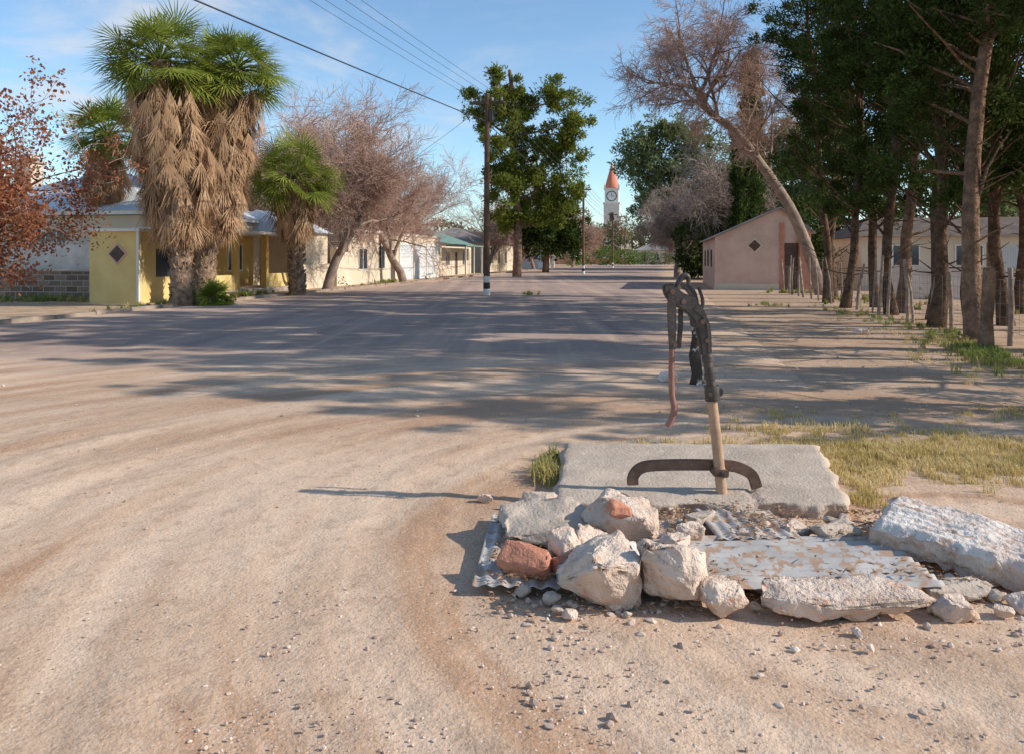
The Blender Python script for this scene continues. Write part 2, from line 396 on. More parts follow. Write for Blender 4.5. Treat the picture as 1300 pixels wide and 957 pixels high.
def printed_slab():
    bm=bmesh.new();nu,nv=70,46;L,Wd,T=.80,.50,.115
    g=[]
    for a in range(nu+1):
        row=[]
        for b in range(nv+1):
            x=(a/nu-.5)*L;y=(b/nv-.5)*Wd
            e=1-.26*max(0,noise.noise(Vector((b*.11,2,0)))) if a>nu/2 else 1-.26*abs(noise.noise(Vector((b*.10,7,0))))
            xx=x*e; yy=y*(1-.24*abs(noise.noise(Vector((a*.08,3,0)))))-(.10*x)
            mk_=min(1,max(0,.35+1.8*noise.noise(Vector((x*3,y*3,8)))))
            edge=min(a,nu-a,b,nv-b); z=T+.0065*mk_*math.sin(y/.070*2*math.pi)+.020*noise.noise(Vector((x*6,y*6,0)))+.006*noise.noise(Vector((x*30,y*30,0)))
            if edge<3: z-=.010*(3-edge)+.018*noise.noise(Vector((x*30,y*30,2)))
            row.append(bm.verts.new((xx,yy,z)))
        g.append(row)
    for a in range(nu):
        for b in range(nv): bm.faces.new((g[a][b],g[a+1][b],g[a+1][b+1],g[a][b+1]))
    per=[g[a][0] for a in range(nu)]+[g[nu][b] for b in range(nv)]+[g[a][nv] for a in range(nu,0,-1)]+[g[0][b] for b in range(nv,0,-1)]
    prev=per
    for l in range(1,9):
        cur=[]
        for v in per:
            n=noise.noise(Vector((v.co.x*14,v.co.y*14,l*.5)))*.03+noise.noise(Vector((v.co.x*40,v.co.y*40,l*.9)))*.014
            c=Vector((v.co.x,v.co.y,0)); c=c+c.normalized()*(n+.012*math.sin(l/8*3.1))
            cur.append(bm.verts.new((c.x,c.y,v.co.z-T*l/8)))
        for q in range(len(per)):
            r=(q+1)%len(per); f=bm.faces.new((prev[q],cur[q],cur[r],prev[r])); f.material_index=1
        prev=cur
    bmesh.ops.rotate(bm,verts=bm.verts,cent=(0,0,0),matrix=Euler((.10,.06,-.66)).to_matrix())
    zmin=min(v.co.z for v in bm.verts)
    bmesh.ops.translate(bm,verts=bm.verts,vec=(0,0,-zmin-.02))
    return bm_obj('broken_concrete_slab',bm,[M['rubw'],M['rub']],None,(2.36,4.22,0),smooth=True)
printed_slab()

def conc_slab():
    bm=bmesh.new();c=[(.25,4.95),(2.07,4.93),(2.50,6.55),(.44,6.60)];nu,nv=70,60;g=[];T=.085
    for a in range(nu+1):
        row=[]
        for b in range(nv+1):
            u=a/nu;v=b/nv
            x=(c[0][0]*(1-u)+c[1][0]*u)*(1-v)+(c[3][0]*(1-u)+c[2][0]*u)*v
            y=(c[0][1]*(1-u)+c[1][1]*u)*(1-v)+(c[3][1]*(1-u)+c[2][1]*u)*v
            ed=min(a,nu-a,b,nv-b)
            if ed==0: 
                x+=.05*noise.noise(Vector((x*4,y*4,0)))+.015*noise.noise(Vector((x*19,y*19,0))); y+=.08*noise.noise(Vector((x*4,y*4,9)))+.02*noise.noise(Vector((x*19,y*19,4)))
            z=T+.010*noise.noise(Vector((x*3,y*3,0)))+.004*noise.noise(Vector((x*16,y*16,0)))
            if ed==0: z-=.014
            cx=1.55+.08*noise.noise(Vector((y*4,0,0)))+.12*(y-5.2)
            if abs(x-cx)<.014 and y<5.3: z-=.02
            row.append(bm.verts.new((x,y,z)))
        g.append(row)
    for a in range(nu):
        for b in range(nv): bm.faces.new((g[a][b],g[a+1][b],g[a+1][b+1],g[a][b+1]))
    per=[g[a][0] for a in range(nu)]+[g[nu][b] for b in range(nv)]+[g[a][nv] for a in range(nu,0,-1)]+[g[0][b] for b in range(nv,0,-1)]
    prev=per
    for l in range(1,5):
        cur=[]
        for v in per:
            n=noise.noise(Vector((v.co.x*9,v.co.y*9,l*.8)))*.03-.006*l
            d=(Vector((v.co.x,v.co.y,0))-Vector((1.3,5.7,0))).normalized()
            cur.append(bm.verts.new((v.co.x+d.x*n,v.co.y+d.y*n,v.co.z-.03*l)))
        for q in range(len(per)):
            r=(q+1)%len(per); bm.faces.new((prev[q],cur[q],cur[r],prev[r]))
        prev=cur
    return bm_obj('concrete_slab',bm,[M['conc']],smooth=True)
conc_slab()

def sheet(c,sx,sy,rz,along,z,seed,sag=.02):
    nu=int(sx/.012) if along=='y' else 40; nv=int(sy/.012) if along=='x' else 40
    u=np.linspace(-sx/2,sx/2,nu);v=np.linspace(-sy/2,sy/2,nv);U,Vv=np.meshgrid(u,v,indexing='ij')
    ph=(U if along=='y' else Vv)/.076*2*np.pi
    Zz=.007*np.sin(ph)+sag*np.sin(U*3+seed)*np.cos(Vv*2.5+seed*2)+sag*.5*np.sin(U*11+seed)*np.sin(Vv*9)
    P=np.stack([U,Vv,Zz],-1).reshape(-1,3)
    i=np.arange(nu-1)[:,None]*nv;j=np.arange(nv-1)[None,:]
    F=np.stack([i+j,i+nv+j,i+nv+j+1,i+j+1],-1).reshape(-1,4)
    o=mk('corrugated_iron_sheet',[(P,F,0,True)],[M['galv']],None,(c[0],c[1],z),(0,0,rz))
    md=o.modifiers.new('thick','SOLIDIFY'); md.thickness=.0015
    return o
sheet((.42,4.33),1.15,1.08,-.07,'y',.04,1,.010)
sheet((1.38,4.08),1.30,.66,-.02,'x',.07,2,.012)
sheet((1.34,4.62),.46,.50,.05,'y',.075,3,.006)

def gravel():
    bm=bmesh.new();bmesh.ops.create_icosphere(bm,subdivisions=1,radius=1)
    TV=np.array([v.co[:] for v in bm.verts]);TF=np.array([[v.index for v in f.verts] for f in bm.faces]);bm.free()
    pts=[];sz=[]
    def add(n,x0,x1,y0,y1,s0,s1,p=2.5):
        x=RS.uniform(x0,x1,n);y=RS.uniform(y0,y1,n)
        pts.append(np.stack([x,y],1)); sz.append(s0+(s1-s0)*RS.uniform(0,1,n)**p)
    add(5200,-1.2,3.4,2.3,4.0,.002,.010,3); add(420,-.3,3.0,3.3,3.9,.006,.026,3); add(120,-.6,3,2.4,3.4,.008,.02,2)
    add(3500,-5,5,2.0,9,.002,.009,3); add(160,-3.5,4,2.2,8,.006,.015,3)
    add(1300,1.8,5.5,4,9,.003,.012,3); add(320,-.1,2.7,3.7,4.9,.01,.04,1.8)
    add(900,-8,9,8,20,.006,.026,4)
    P=np.concatenate(pts);S=np.concatenate(sz);n=len(P)
    keep=np.array([noise.noise(Vector((p[0]*1.3,p[1]*1.3,4)))+.5*noise.noise(Vector((p[0]*5,p[1]*5,1)))+RS.uniform(-.4,.4)>-.05 for p in P])
    P=P[keep];S=S[keep];n=len(P)
    jit=RS.uniform(.65,1.25,(n,len(TV),1));sc=RS.uniform(.6,1.4,(n,1,3));sc[:,:,2]*=.65
    th=RS.uniform(0,6.28,n);c,s=np.cos(th)[:,None],np.sin(th)[:,None]
    V=TV[None]*jit*sc*S[:,None,None]
    Vx=V[:,:,0]*c-V[:,:,1]*s;Vy=V[:,:,0]*s+V[:,:,1]*c
    V=np.stack([Vx+P[:,0:1],Vy+P[:,1:2],V[:,:,2]-.010+S[:,None]*.3],-1)
    F=(TF[None]+np.arange(n)[:,None,None]*len(TV)).reshape(-1,3)
    mk('gravel',[(V.reshape(-1,3),F,0,False)],[M['gravel']])
gravel()
def pile():
    bm=bmesh.new();bmesh.ops.create_icosphere(bm,subdivisions=2,radius=1)
    TV=np.array([v.co[:] for v in bm.verts]);TF=np.array([[v.index for v in f.verts] for f in bm.faces]);bm.free()
    out=[]
    for q in range(160):
        x=RS.uniform(-.1,2.7);y=RS.uniform(3.55,4.0) if q<60 else RS.uniform(4.0,4.9)
        if q>=60 and .9<x<2.0 and y<4.36: continue
        s=RS.uniform(.012,.045)
        A=RS.normal(size=(7,3));A=unit(A)
        V=TV.copy()
        for a in A:
            d=V@a; lim=RS.uniform(.55,.8); V=V-np.clip(d-lim,0,None)[:,None]*a
        V=V*np.array([1.2,1,.8])*s
        out.append((V+np.array([x,y,s*.4+(.05 if q>=60 else 0)]),TF,RS.randint(0,2),False))
    mk('rubble_debris',out,[M['rub'],M['conc']])
pile()

n=5200
P=np.stack([RS.uniform(-.1,2.3,n),RS.uniform(3.6,4.95,n),RS.uniform(.0,.02,n)],1)
lump=np.array([noise.noise(Vector((p[0]*4,p[1]*4,3))) for p in P])
keep=(lump>-.10)&((P[:,1]<3.85)|(P[:,1]>4.34)|(P[:,0]<1.0)|(P[:,0]>1.95)|(RS.rand(n)<.07))
P=P[keep]; P[P[:,1]>3.8,2]+=.05; P[(P[:,0]>.75)&(P[:,0]<2.0)&(P[:,1]>3.8)&(P[:,1]<4.42),2]+=.035;P[(P[:,0]>1.1)&(P[:,0]<1.57)&(P[:,1]>4.4),2]+=.038
n2=1300;Q=np.stack([RS.uniform(2,8,n2),RS.uniform(6,16,n2),np.full(n2,.0)],1)
lv=leaves(np.vstack([P,Q]),.045,.014)
V=lv[0].reshape(-1,4,3); base=np.concatenate([P[:,2],Q[:,2]])
V[:,:,2]=base[:,None]+.004+RS.uniform(0,.012,(len(V),4))
mk('leaf_litter',[(V.reshape(-1,3),lv[1],0,False)],[M['litter']])

# ------------------------------------------------------------------ grass
def grass(name,spots,mat,h,wd=.004):
    C=[];H=[]
    for (x,y,rx,ry,n) in spots:
        nt=max(3,n//22); cx=x+RS.normal(size=nt)*rx*.5; cy=y+RS.normal(size=nt)*ry*.5
        k=RS.randint(0,nt,n); C.append(np.stack([cx[k]+RS.normal(size=n)*.035,cy[k]+RS.normal(size=n)*.035,np.full(n,-.012)],1)); H.append(h*RS.uniform(.35,1.2,n)*RS.uniform(.6,1.2,nt)[k])
    C=np.concatenate(C);H=np.concatenate(H);n=len(C)
    d=unit(np.concatenate([RS.normal(size=(n,2)),np.zeros((n,1))],1)); s=np.stack([-d[:,1],d[:,0],np.zeros(n)],1)*wd
    b=RS.uniform(.1,.9,(n,1))
    mid=C+np.array([0,0,1])*H[:,None]*.6+d*H[:,None]*b*.3; tip=C+np.array([0,0,1])*H[:,None]*(1-b*.35)+d*H[:,None]*b
    V=np.stack([C-s,C+s,mid+s*.8,mid-s*.8,tip],1).reshape(-1,3);o=np.arange(n)[:,None]*5
    F4=o+np.array([[0,1,2,3]]);F3=o+np.array([[3,2,4]])
    mk(name,[(V,F4,0,False),(V,F3,0,False)],[mat])
sp=[(3.0,6.7,.9,.4,5200),(3.5,6.1,.9,.5,5200),(2.45,5.9,.25,.5,1600),(4.1,6.9,.6,.5,2800),(2.7,7.4,1.0,.3,1200),(4.2,6.2,.5,.5,2200),(2.3,6.9,.3,.3,600),(1.4,6.9,.8,.12,400),(2.35,5.3,.15,.3,400),(5.4,8.2,1,.5,900),(3,8,1.5,.5,500),(7,12,.8,1.6,1400),(8,16,.8,3,1400)]
grass('dry_grass',sp,M['dry'],.075,.0035)
sp=[(.25,5.85,.07,.35,300),(.33,6.4,.08,.2,120),(7.5,12.2,.5,1.2,1900),(8.0,13.8,.5,1.4,1600),(8.6,16,.5,1.5,900),(9.3,19,.6,3,900),(9.8,23,.6,3,800),(6.3,10.9,.4,.3,80),(8.6,27,.8,.8,400)]
grass('green_weeds',sp,M['grn'],.15,.005)
sp=[(*W(-19,26.5),1.2,.9,1000),(*W(-23,26),3,.8,3000),(*W(-17,30),.5,4,1300),(*W(-17,48),.5,8,1200),(*W(6,38),1.2,.6,700),(*W(-5.4,34),.4,.4,200),(*W(8,30),2,6,1200),(*W(-16.5,24),.4,3,500)]
grass('verge_grass',sp,M['grn'],.24,.012)

# ------------------------------------------------------------------ water pump
PY=5.2
def pp(u,v,y=PY): return ((u-650)/196.2, y, 1.6-(v-327)/196.2)
def strip(name,parent,cl,w,th,mat,y=PY,bev=.004,widths=None):
    P=[Vector((p[0],0,p[2])) for p in cl]; bm=bmesh.new(); A=[];B=[]
    for i,p in enumerate(P):
        t=(P[min(i+1,len(P)-1)]-P[max(i-1,0)]).normalized(); n=Vector((-t.z,0,t.x)); ww=(widths[i] if widths else w)/2
        A.append(p+n*ww);B.append(p-n*ww)
    va=[[bm.verts.new((q.x,y-th/2,q.z)) for q in A],[bm.verts.new((q.x,y-th/2,q.z)) for q in B],[bm.verts.new((q.x,y+th/2,q.z)) for q in B],[bm.verts.new((q.x,y+th/2,q.z)) for q in A]]
    for i in range(len(P)-1):
        for r in range(4):
            r2=(r+1)%4; bm.faces.new((va[r][i],va[r][i+1],va[r2][i+1],va[r2][i]))
    bm.faces.new([va[r][0] for r in range(4)]); bm.faces.new([va[r][-1] for r in (3,2,1,0)])
    bmesh.ops.recalc_face_normals(bm,faces=bm.faces)
    ee=[e for e in bm.edges if len(e.link_faces)==2 and e.calc_face_angle()>.8]
    bmesh.ops.bevel(bm,geom=ee,offset=bev,segments=2,affect='EDGES')
    return bm_obj(name,bm,[mat],parent)
def smooth_path(pts,n=6):
    P=[Vector(p) for p in pts];out=[]
    for i in range(len(P)-1):
        p0=P[max(i-1,0)];p1=P[i];p2=P[i+1];p3=P[min(i+2,len(P)-1)]
        for k in range(n):
            t=k/n;out.append(.5*((2*p1)+(-p0+p2)*t+(2*p0-5*p1+4*p2-p3)*t*t+(-p0+3*p1-3*p2+p3)*t**3))
    out.append(P[-1]);return out
def tb(name,parent,pts,r,mat,k=14,n=5):
    P=smooth_path(pts,n); R=np.interp(np.linspace(0,1,len(P)),np.linspace(0,1,len(r)),r) if isinstance(r,(list,tuple)) else [r]*len(P)
    return mk(name,tube([p[:] for p in P],R,k,0,True),[mat],parent)
pump=E('hand_water_pump')
tb('wooden_shaft',pump,[pp(917,632,5.2),pp(911,570,5.2),pp(904,508,5.2)],[.036,.035,.033],M['ppipe'])
tb('collar',pump,[pp(905,508),pp(903.5,489)],.049,M['iron'],16)
box('collar_lug',pump,pp(912,497),(.05,.05,.05),M['iron'],(0,.1,0),.006)
box('collar_bolt',pump,pp(899,499,PY-.05),(.025,.03,.025),M['rustbar'],(0,.1,0),.004)
tb('upper_pipe',pump,[pp(903.5,492),pp(899,462),pp(896,440)],.031,M['iron'])
for q,v in enumerate((478,456)):
    tb('pipe_band_%d'%q,pump,[pp(901.5-(478-v)*.12,v+3),pp(901-(478-v)*.12,v-3)],.039,M['iron'],14)
cl=smooth_path([pp(896,452),pp(893,425),pp(887,403),pp(875,388),pp(860,379),pp(850,369),pp(848,360)],5)
nw=len(cl)
strip('head_casting',pump,cl,.09,.062,M['iron'],PY,.012,widths=list(np.interp(np.linspace(0,1,nw),[0,.25,.5,.75,1],[.068,.092,.105,.10,.06])))
strip('casting_web',pump,smooth_path([pp(899,448),pp(898,420),pp(893,403),pp(880,391)],4),.03,.085,M['iron'],PY,.006)
for q,(u,v) in enumerate([(896,432),(890,408),(866,383),(852,370)]):
    a=pp(u,v,PY-.055);b=pp(u,v,PY+.055)
    mk('pivot_bolt_%d'%q,tube([a,b],[.016,.016],8,0,True),[M['rustbar']],pump)
tb('top_hook',pump,[pp(858,378,PY+.02),pp(861,362,PY+.02),pp(868,351,PY+.02),pp(874,352,PY+.02),pp(875,361,PY+.02)],[.016,.018,.02,.018,.012],M['iron'],10)
strip('rear_link',pump,smooth_path([pp(866,360,5.3),pp(874,366,5.3),pp(883,378,5.3),pp(886,390,5.3)],4),.028,.02,M['iron'],PY+.09,.003)
strip('link_plate_front',pump,[pp(851,372),pp(851,400),pp(852,443)],.046,.014,M['iron'],PY-.045,.003,widths=[.05,.058,.044])
strip('link_plate_back',pump,[pp(866,392),pp(866,415),pp(863,443)],.032,.014,M['iron'],PY+.045,.003)
mk('link_bolt',tube([pp(855,437,PY-.06),pp(855,437,PY+.06)],[.014,.014],8,0,True),[M['rustbar']],pump)
tb('handle_rod',pump,[pp(853,438),pp(852.5,470),pp(853,500),pp(856,518),pp(853,531),pp(847.5,541)],[.019,.020,.020,.022,.023,.021],M['rod'],12)
hoop=smooth_path([pp(805,618),pp(805.5,607),pp(814,597),pp(832,593),pp(880,592),pp(925,593),pp(944,597),pp(958,606),pp(964,622)],6)
strip('steel_hoop',pump,hoop,.072,.028,M['rustbar'],PY+.052,.004)
box('hoop_clamp',pump,pp(913,598,PY-.008),(.10,.10,.045),M['rustbar'],(0,.12,0),.006)
mk('clamp_bolt',tube([pp(913,598,PY-.085),pp(913,598,PY-.03)],[.013,.013],6,0,True),[M['iron']],pump)

sp_=E('old_painted_post',(2.33,10.2,0))
mk('stem',tube([(0,0,-.02),(.02,0,.12),(-.01,.01,.35),(.015,0,.6),(-.01,.01,.85),(.0,0,1.0)],[.085,.07,.075,.06,.068,.055],10,0,True),[M['peel']],sp_)
tb('bent_lever',sp_,[(.02,-.02,.95),(-.02,-.03,1.14),(-.1,-.03,1.24),(-.17,-.03,1.2)],[.03,.028,.024,.02],M['iron'],8)
tb('bent_spout',sp_,[(.0,-.02,.8),(.08,-.05,1.02),(.03,-.03,1.22)],[.025,.024,.02],M['iron'],8)

# ------------------------------------------------------------------ trees
def nrm(v): return v.normalized() if v.length>1e-6 else Vector((0,0,1))
def grow(r,p,d,L,rad,lev,cfg,out):
    n=cfg['n'][lev] if lev<len(cfg['n']) else 3
    pts=[p.copy()];ds=[d.copy()]
    for i in range(n):
        w=cfg['wig'][lev];d=nrm(d+Vector((r.gauss(0,w),r.gauss(0,w),r.gauss(0,w)+cfg['trop'][lev])))
        p=p+d*(L/n);pts.append(p.copy());ds.append(d.copy())
    last=lev==cfg['max']
    rr=[rad*(1-(1-cfg['tap'])*i/n) for i in range(n+1)]
    out['br'].append((pts,rr,lev))
    if last: out['tips'].append((pts[-1],d)); return
    nc=cfg['nc'][lev]
    for c in range(nc):
        f=cfg['st'][lev]+(1-cfg['st'][lev])*((c+r.random()*.8)/nc) if c<nc-1 else 1.0
        f=min(f,1.0);x=f*n;i=min(int(x),n-1);q=pts[i].lerp(pts[i+1],x-i);dd=ds[i+1]
        a=r.uniform(*cfg['ang'][lev])*(0.5 if f>=1 else 1);ax=dd.cross(Vector((r.gauss(0,1),r.gauss(0,1),r.gauss(0,1))));ax=nrm(ax)
        nd=Matrix.Rotation(a,3,ax)@dd
        grow(r,q,nrm(nd),L*cfg['lr'][lev]*r.uniform(.7,1.2),max(rr[i]*cfg['rr'][lev],cfg['minr']),lev+1,cfg,out)
def branches_parts(br,thick_lev=2,m0=0,m1=1):
    parts=[];A=[];B=[];RA=[];RB=[]
    for pts,rr,lev in br:
        if lev<=thick_lev: parts+=tube([q[:] for q in pts],rr,9 if lev==0 else 6,m0)
        else:
            for i in range(len(pts)-1): A.append(pts[i][:]);B.append(pts[i+1][:]);RA.append(rr[i]);RB.append(rr[i+1])
    if A: parts.append(segs(A,B,RA,RB,3,m1))
    return parts
bare_cfg=dict(max=5,n=[5,5,4,4,3,2],wig=[.10,.16,.2,.22,.25,.22],trop=[.04,.06,.05,.03,.02,.02],tap=.6,nc=[6,6,6,7,8],st=[.4,.25,.2,.15,.1],
 ang=[(.5,1.0),(.5,1.0),(.5,1.05),(.5,1.1),(.4,1.1)],lr=[.92,.70,.62,.60,.72],rr=[.5,.55,.55,.5,.6],minr=.008)
def bare(name,base,d,L,rad,seed,twig,cfg=bare_cfg,bark='barkg',**kw):
    c=dict(cfg);c.update(kw);out={'br':[],'tips':[]};r=random.Random(seed)
    grow(r,Vector((0,0,-.1)),nrm(Vector(d)),L,rad,0,c,out)
    return mk(name,branches_parts(out['br']),[M[bark],M[twig]],None,base)
b1=bare('bare_tree',(-8.9,38.5,0),(.20,0,1),4.0,.26,3,'twigp',minr=.010)
b2=bare('bare_tree',(-7.0,52,0),(-.2,0,1),4.2,.28,5,'twigp',minr=.012)
def cp(src,loc,rz,s): return inst(src.name.split('.')[0],src.data,None,loc,(0,0,rz),(s,s,s))
cp(b1,(-12.2,45,0),2.0,1.15); cp(b2,(-15.5,62,0),1.2,1.15); cp(b1,(-2.6,84,0),.5,.95); cp(b2,(*W(-16.6,92),0),2.2,.95)
cp(b1,(*W(-17,108),0),3.2,1.0);cp(b2,(*W(-13.5,125),0),4,.9);cp(b1,(-8.4,66,0),4,.95)
b3=bare('bare_tree',(13.4,65,0),(.0,0,1),3.4,.32,8,'twigg',minr=.015,trop=[.04,.05,.0,-.03,-.08,-.12])
cp(b3,(*W(2.6,86),0),2,1.0);cp(b3,(*W(2.8,108),0),4,1.0);cp(b3,(*W(6.5,64),0),3,1.15);cp(b2,(*W(4,135),0),3,1.1)

def leaning():
    out={'br':[],'tips':[]};r=random.Random(21)
    P=[Vector(p) for p in [(13.3,34.5,-.1),(12.6,34.2,1.9),(11.7,34,3.8),(10.4,33.8,5.6),(9.3,33.6,6.9),(8.3,33.5,7.6),(7.6,33.3,8.6)]]
    SP=smooth_path(P,3);R=np.linspace(.27,.12,len(SP));out['br'].append((SP,list(R),0))
    c=dict(bare_cfg);c['minr']=.008;c['nc']=[5,5,5,7,7];c['trop']=[.04,.04,.02,0,-.03,-.05]
    L0=[(0.45,(.1,.1,1),3.0),(.55,(-.5,-.4,.9),2.5),(.62,(.3,.3,1),3.6),(.72,(-.6,.4,.6),3.0),(.8,(-.2,-.3,1),3.2),(.88,(-.9,-.2,.3),2.8),(.92,(.5,.1,1),3.4),(1,(-.5,0,.9),3.0),(1,(-.9,.3,.1),2.8),(.97,(.1,-.5,1),3)]
    for f,d,L in L0:
        q=SP[min(int(f*(len(SP)-1)),len(SP)-1)]
        grow(r,q.copy(),nrm(Vector(d)),L*.76,.08,1,c,out)
    mk('leaning_bare_tree',branches_parts(out['br']),[M['barkg'],M['twigp']])
leaning()

def autumn():
    out={'br':[],'tips':[]};r=random.Random(4);c=dict(bare_cfg);c.update(max=4,nc=[5,5,5,5],minr=.006,lr=[.85,.68,.62,.58,.6])
    grow(r,Vector((0,0,-.1)),nrm(Vector((.12,0,1))),2.1,.12,0,c,out)
    T=np.array([t[0][:] for t in out['tips']]);T=T[T[:,2]>1.2]
    k=RS.randint(0,len(T),13000);C=T[k]+RS.normal(size=(13000,3))*.12
    mk('autumn_tree',branches_parts(out['br'])+[leaves(C,.085,.055,2)],[M['bark'],M['twigp'],M['red']],None,(-10.7,14.6,0))
autumn()

def cypress_mesh(name,H,h0,R,seed,nl=70,leafn=42000,prof=None,bark='bark',ls=(.15,.045),mat='cyp',tr=.2,up=.55,clr=.34,gap=.15):
    r=random.Random(seed);parts=[];tp=[Vector((0,0,-.2))];x=Vector((0,0,-.2))
    for i in range(12):
        x=x+Vector((r.gauss(0,.10),r.gauss(0,.10),(H+.2)/12)); tp.append(x.copy())
    parts+=tube([p[:] for p in tp],[tr*(1.5 if i==0 else 1)*(1-.9*i/12)*r.uniform(.94,1.06)+.015 for i in range(13)],10)
    for q in range(12):
        z=r.uniform(1.2,h0+.8);fi=z/H*12;i=min(int(fi),11);p=tp[i].lerp(tp[i+1],fi-i);a=r.uniform(0,6.28)
        d=Vector((math.cos(a),math.sin(a),r.uniform(-.2,.7)));e=p+d*r.uniform(.3,1.1);parts+=tube([p[:],p.lerp(e,.5)[:],(e+Vector((0,0,r.uniform(-.1,.1))))[:]],[.022,.014,.005],4)
    C=[]
    for q in range(nl):
        f=(q+r.random())/nl;z=h0*(.55 if r.random()<.15 else 1)+(H-h0)*f
        if z>H:z=H
        fi=z/H*12;i=min(int(fi),11);p=tp[i].lerp(tp[i+1],fi-i)
        pr=prof(f) if prof else (math.sin(math.pi*min(1,(.18+f*.82)))**.6)*(1.0-.35*f)
        L=R*pr*r.uniform(.45,1.25);a=r.uniform(0,6.28);el=up+r.uniform(-.35,.35)
        d=Vector((math.cos(a)*math.cos(el),math.sin(a)*math.cos(el),math.sin(el)))
        pts=[p];dd=d
        for k in range(4):
            dd=nrm(dd+Vector((r.gauss(0,.13),r.gauss(0,.13),r.gauss(0,.1)+.03)));pts.append(pts[-1]+dd*L/4)
        parts+=tube([v[:] for v in pts],[.05*tr/.2*(1-.2*k) *(1-.5*f)+.006 for k in range(5)],4)
        if r.random()<gap: continue
        for k in range(max(2,int(L/.40))):
            g=r.uniform(.3,1.08);xx=g*4;i=min(int(xx),3);c=pts[i].lerp(pts[i+1],xx-i)
            C.append((c+Vector((r.gauss(0,.2),r.gauss(0,.2),r.gauss(0,.2))))[:]+(r.uniform(.6,1.3),)+d[:])
    C=np.array(C);k=RS.randint(0,len(C),leafn);g=RS.normal(size=(leafn,3));g/= (np.linalg.norm(g,axis=1)[:,None]+.3)
    P=C[k,:3]+g*clr*C[k,3:4]*RS.uniform(.3,1.3,(leafn,1))*np.array([1,1,.8])
    parts.append(leaves(P,ls[0],ls[1],1,bias=C[k,4:7]*.6+g*.9+np.array([0,0,.4])))
    return mk(name,parts,[M[bark],M[mat]],mesh_only=True)
cA=cypress_mesh('cypress_a',13.5,3.4,2.8,1,nl=68,leafn=31000,tr=.15,gap=.22,clr=.31,ls=(.13,.042))
cB=cypress_mesh('cypress_b',15,4.2,2.5,2,bark='bark2',tr=.17,nl=70,leafn=31000,gap=.25,clr=.31,ls=(.13,.042))
cC=cypress_mesh('cypress_c',12,2.8,3.1,3,nl=64,leafn=29000,gap=.25,tr=.14,clr=.31,ls=(.13,.042))
cN=cypress_mesh('cypress_n',15.5,.8,1.35,4,nl=110,leafn=16000,prof=lambda f:max(0.0,1-f)**.5*min(1,.5+f*3),ls=(.36,.12),up=1.0,gap=0)
POS=[(cA,11.2,28.5,0,1.0),(cC,11.8,26,2,1.0),(cA,12.4,31,3,1.05),(cB,11.4,23.5,1,.95),(cA,9.8,18.6,4,1.0),(cC,10.9,20.8,5,1.05),(cB,8.95,15.4,2,1.0),(cB,9.35,14.0,5,.95),
(cA,9.6,16.6,1.3,.9),(cC,12.6,17.5,1,1.05),(cA,9.9,12.0,.6,.80),(cC,9.2,10.0,3,.78),(cC,9.4,8.3,1.6,.66),(cA,9.0,6.9,1,.48),(cC,14.5,23,3,1.0),
(cA,10.7,22.6,2.4,.98),(cC,11.7,19.0,.4,1.0),(cC,10.6,25.6,4.2,.95),(cA,11.6,13.4,5.1,.9),(cC,11.4,10.6,2.2,.72)]
for me,x,y,rz,s in POS:
    inst('cypress_tree',me,None,(x,y,0),(random.uniform(-.04,.04),random.uniform(-.07,.05),rz),(s,s,s))
inst('cypress_tree',cN,None,(16.3,56,0),(0,0,0),(1,1,1)); inst('cypress_tree',cN,None,(18.4,60,0),(0,0,2),(.9,.9,.9)); inst('cypress_tree',cN,None,(14.2,50,0),(0,0,3),(.62,.62,.62))

def lobed(name,base,trunk,lobes,mat,n,ls,bark='bark2',tr=.4,clr=.75,sub=16,seed=1):
    r=random.Random(seed);parts=[];tp=smooth_path([Vector(p) for p in trunk],4)
    parts+=tube([p[:] for p in tp],np.linspace(tr,tr*.35,len(tp)),9);C=[]
    for (x,y,z,rx,ry,rz) in lobes:
        c=Vector((x,y,z));q=min(tp,key=lambda p:(p-c).length+ (2.5 if p.z>z-.5 else 0))
        mid=q.lerp(c,.5)+Vector((0,0,-.3));lp=smooth_path([q,mid,c],4)
        parts+=tube([p[:] for p in lp],np.linspace(tr*.3,.04,len(lp)),5)
        ns=max(5,int(sub*(rx*ry*rz)**.6))
        for k in range(ns):
            d=nrm(Vector((r.gauss(0,1),r.gauss(0,1),r.gauss(0,1))));g=r.uniform(.4,1.3)
            e=Vector((d.x*rx*g,d.y*ry*g,d.z*rz*g)); C.append((c+e)[:]+(r.uniform(.4,1.3),)+d[:])
            if k%2==0: parts+=tube([(c+e*.1)[:],(c+e)[:]],[.05,.015],4)
    C=np.array(C);k=RS.randint(0,len(C),n);g=RS.normal(size=(n,3));g/=(np.linalg.norm(g,axis=1)[:,None]+.3)
    P=C[k,:3]+g*clr*C[k,3:4]*RS.uniform(.3,1.35,(n,1))*np.array([1,1,.85])
    parts.append(leaves(P,ls,ls*.34,1,bias=C[k,4:7]*.5+g*.8+np.array([0,0,.3])))
    return mk(name,parts,[M[bark],M[mat]],None,base)
def LZ(u,v,d,rx,rz,x0,dy=0):
    return ((u-650)/1020*d-x0,dy,1.6-(v-327)/1020*d,rx,rx,rz)
d=66;x0=.4
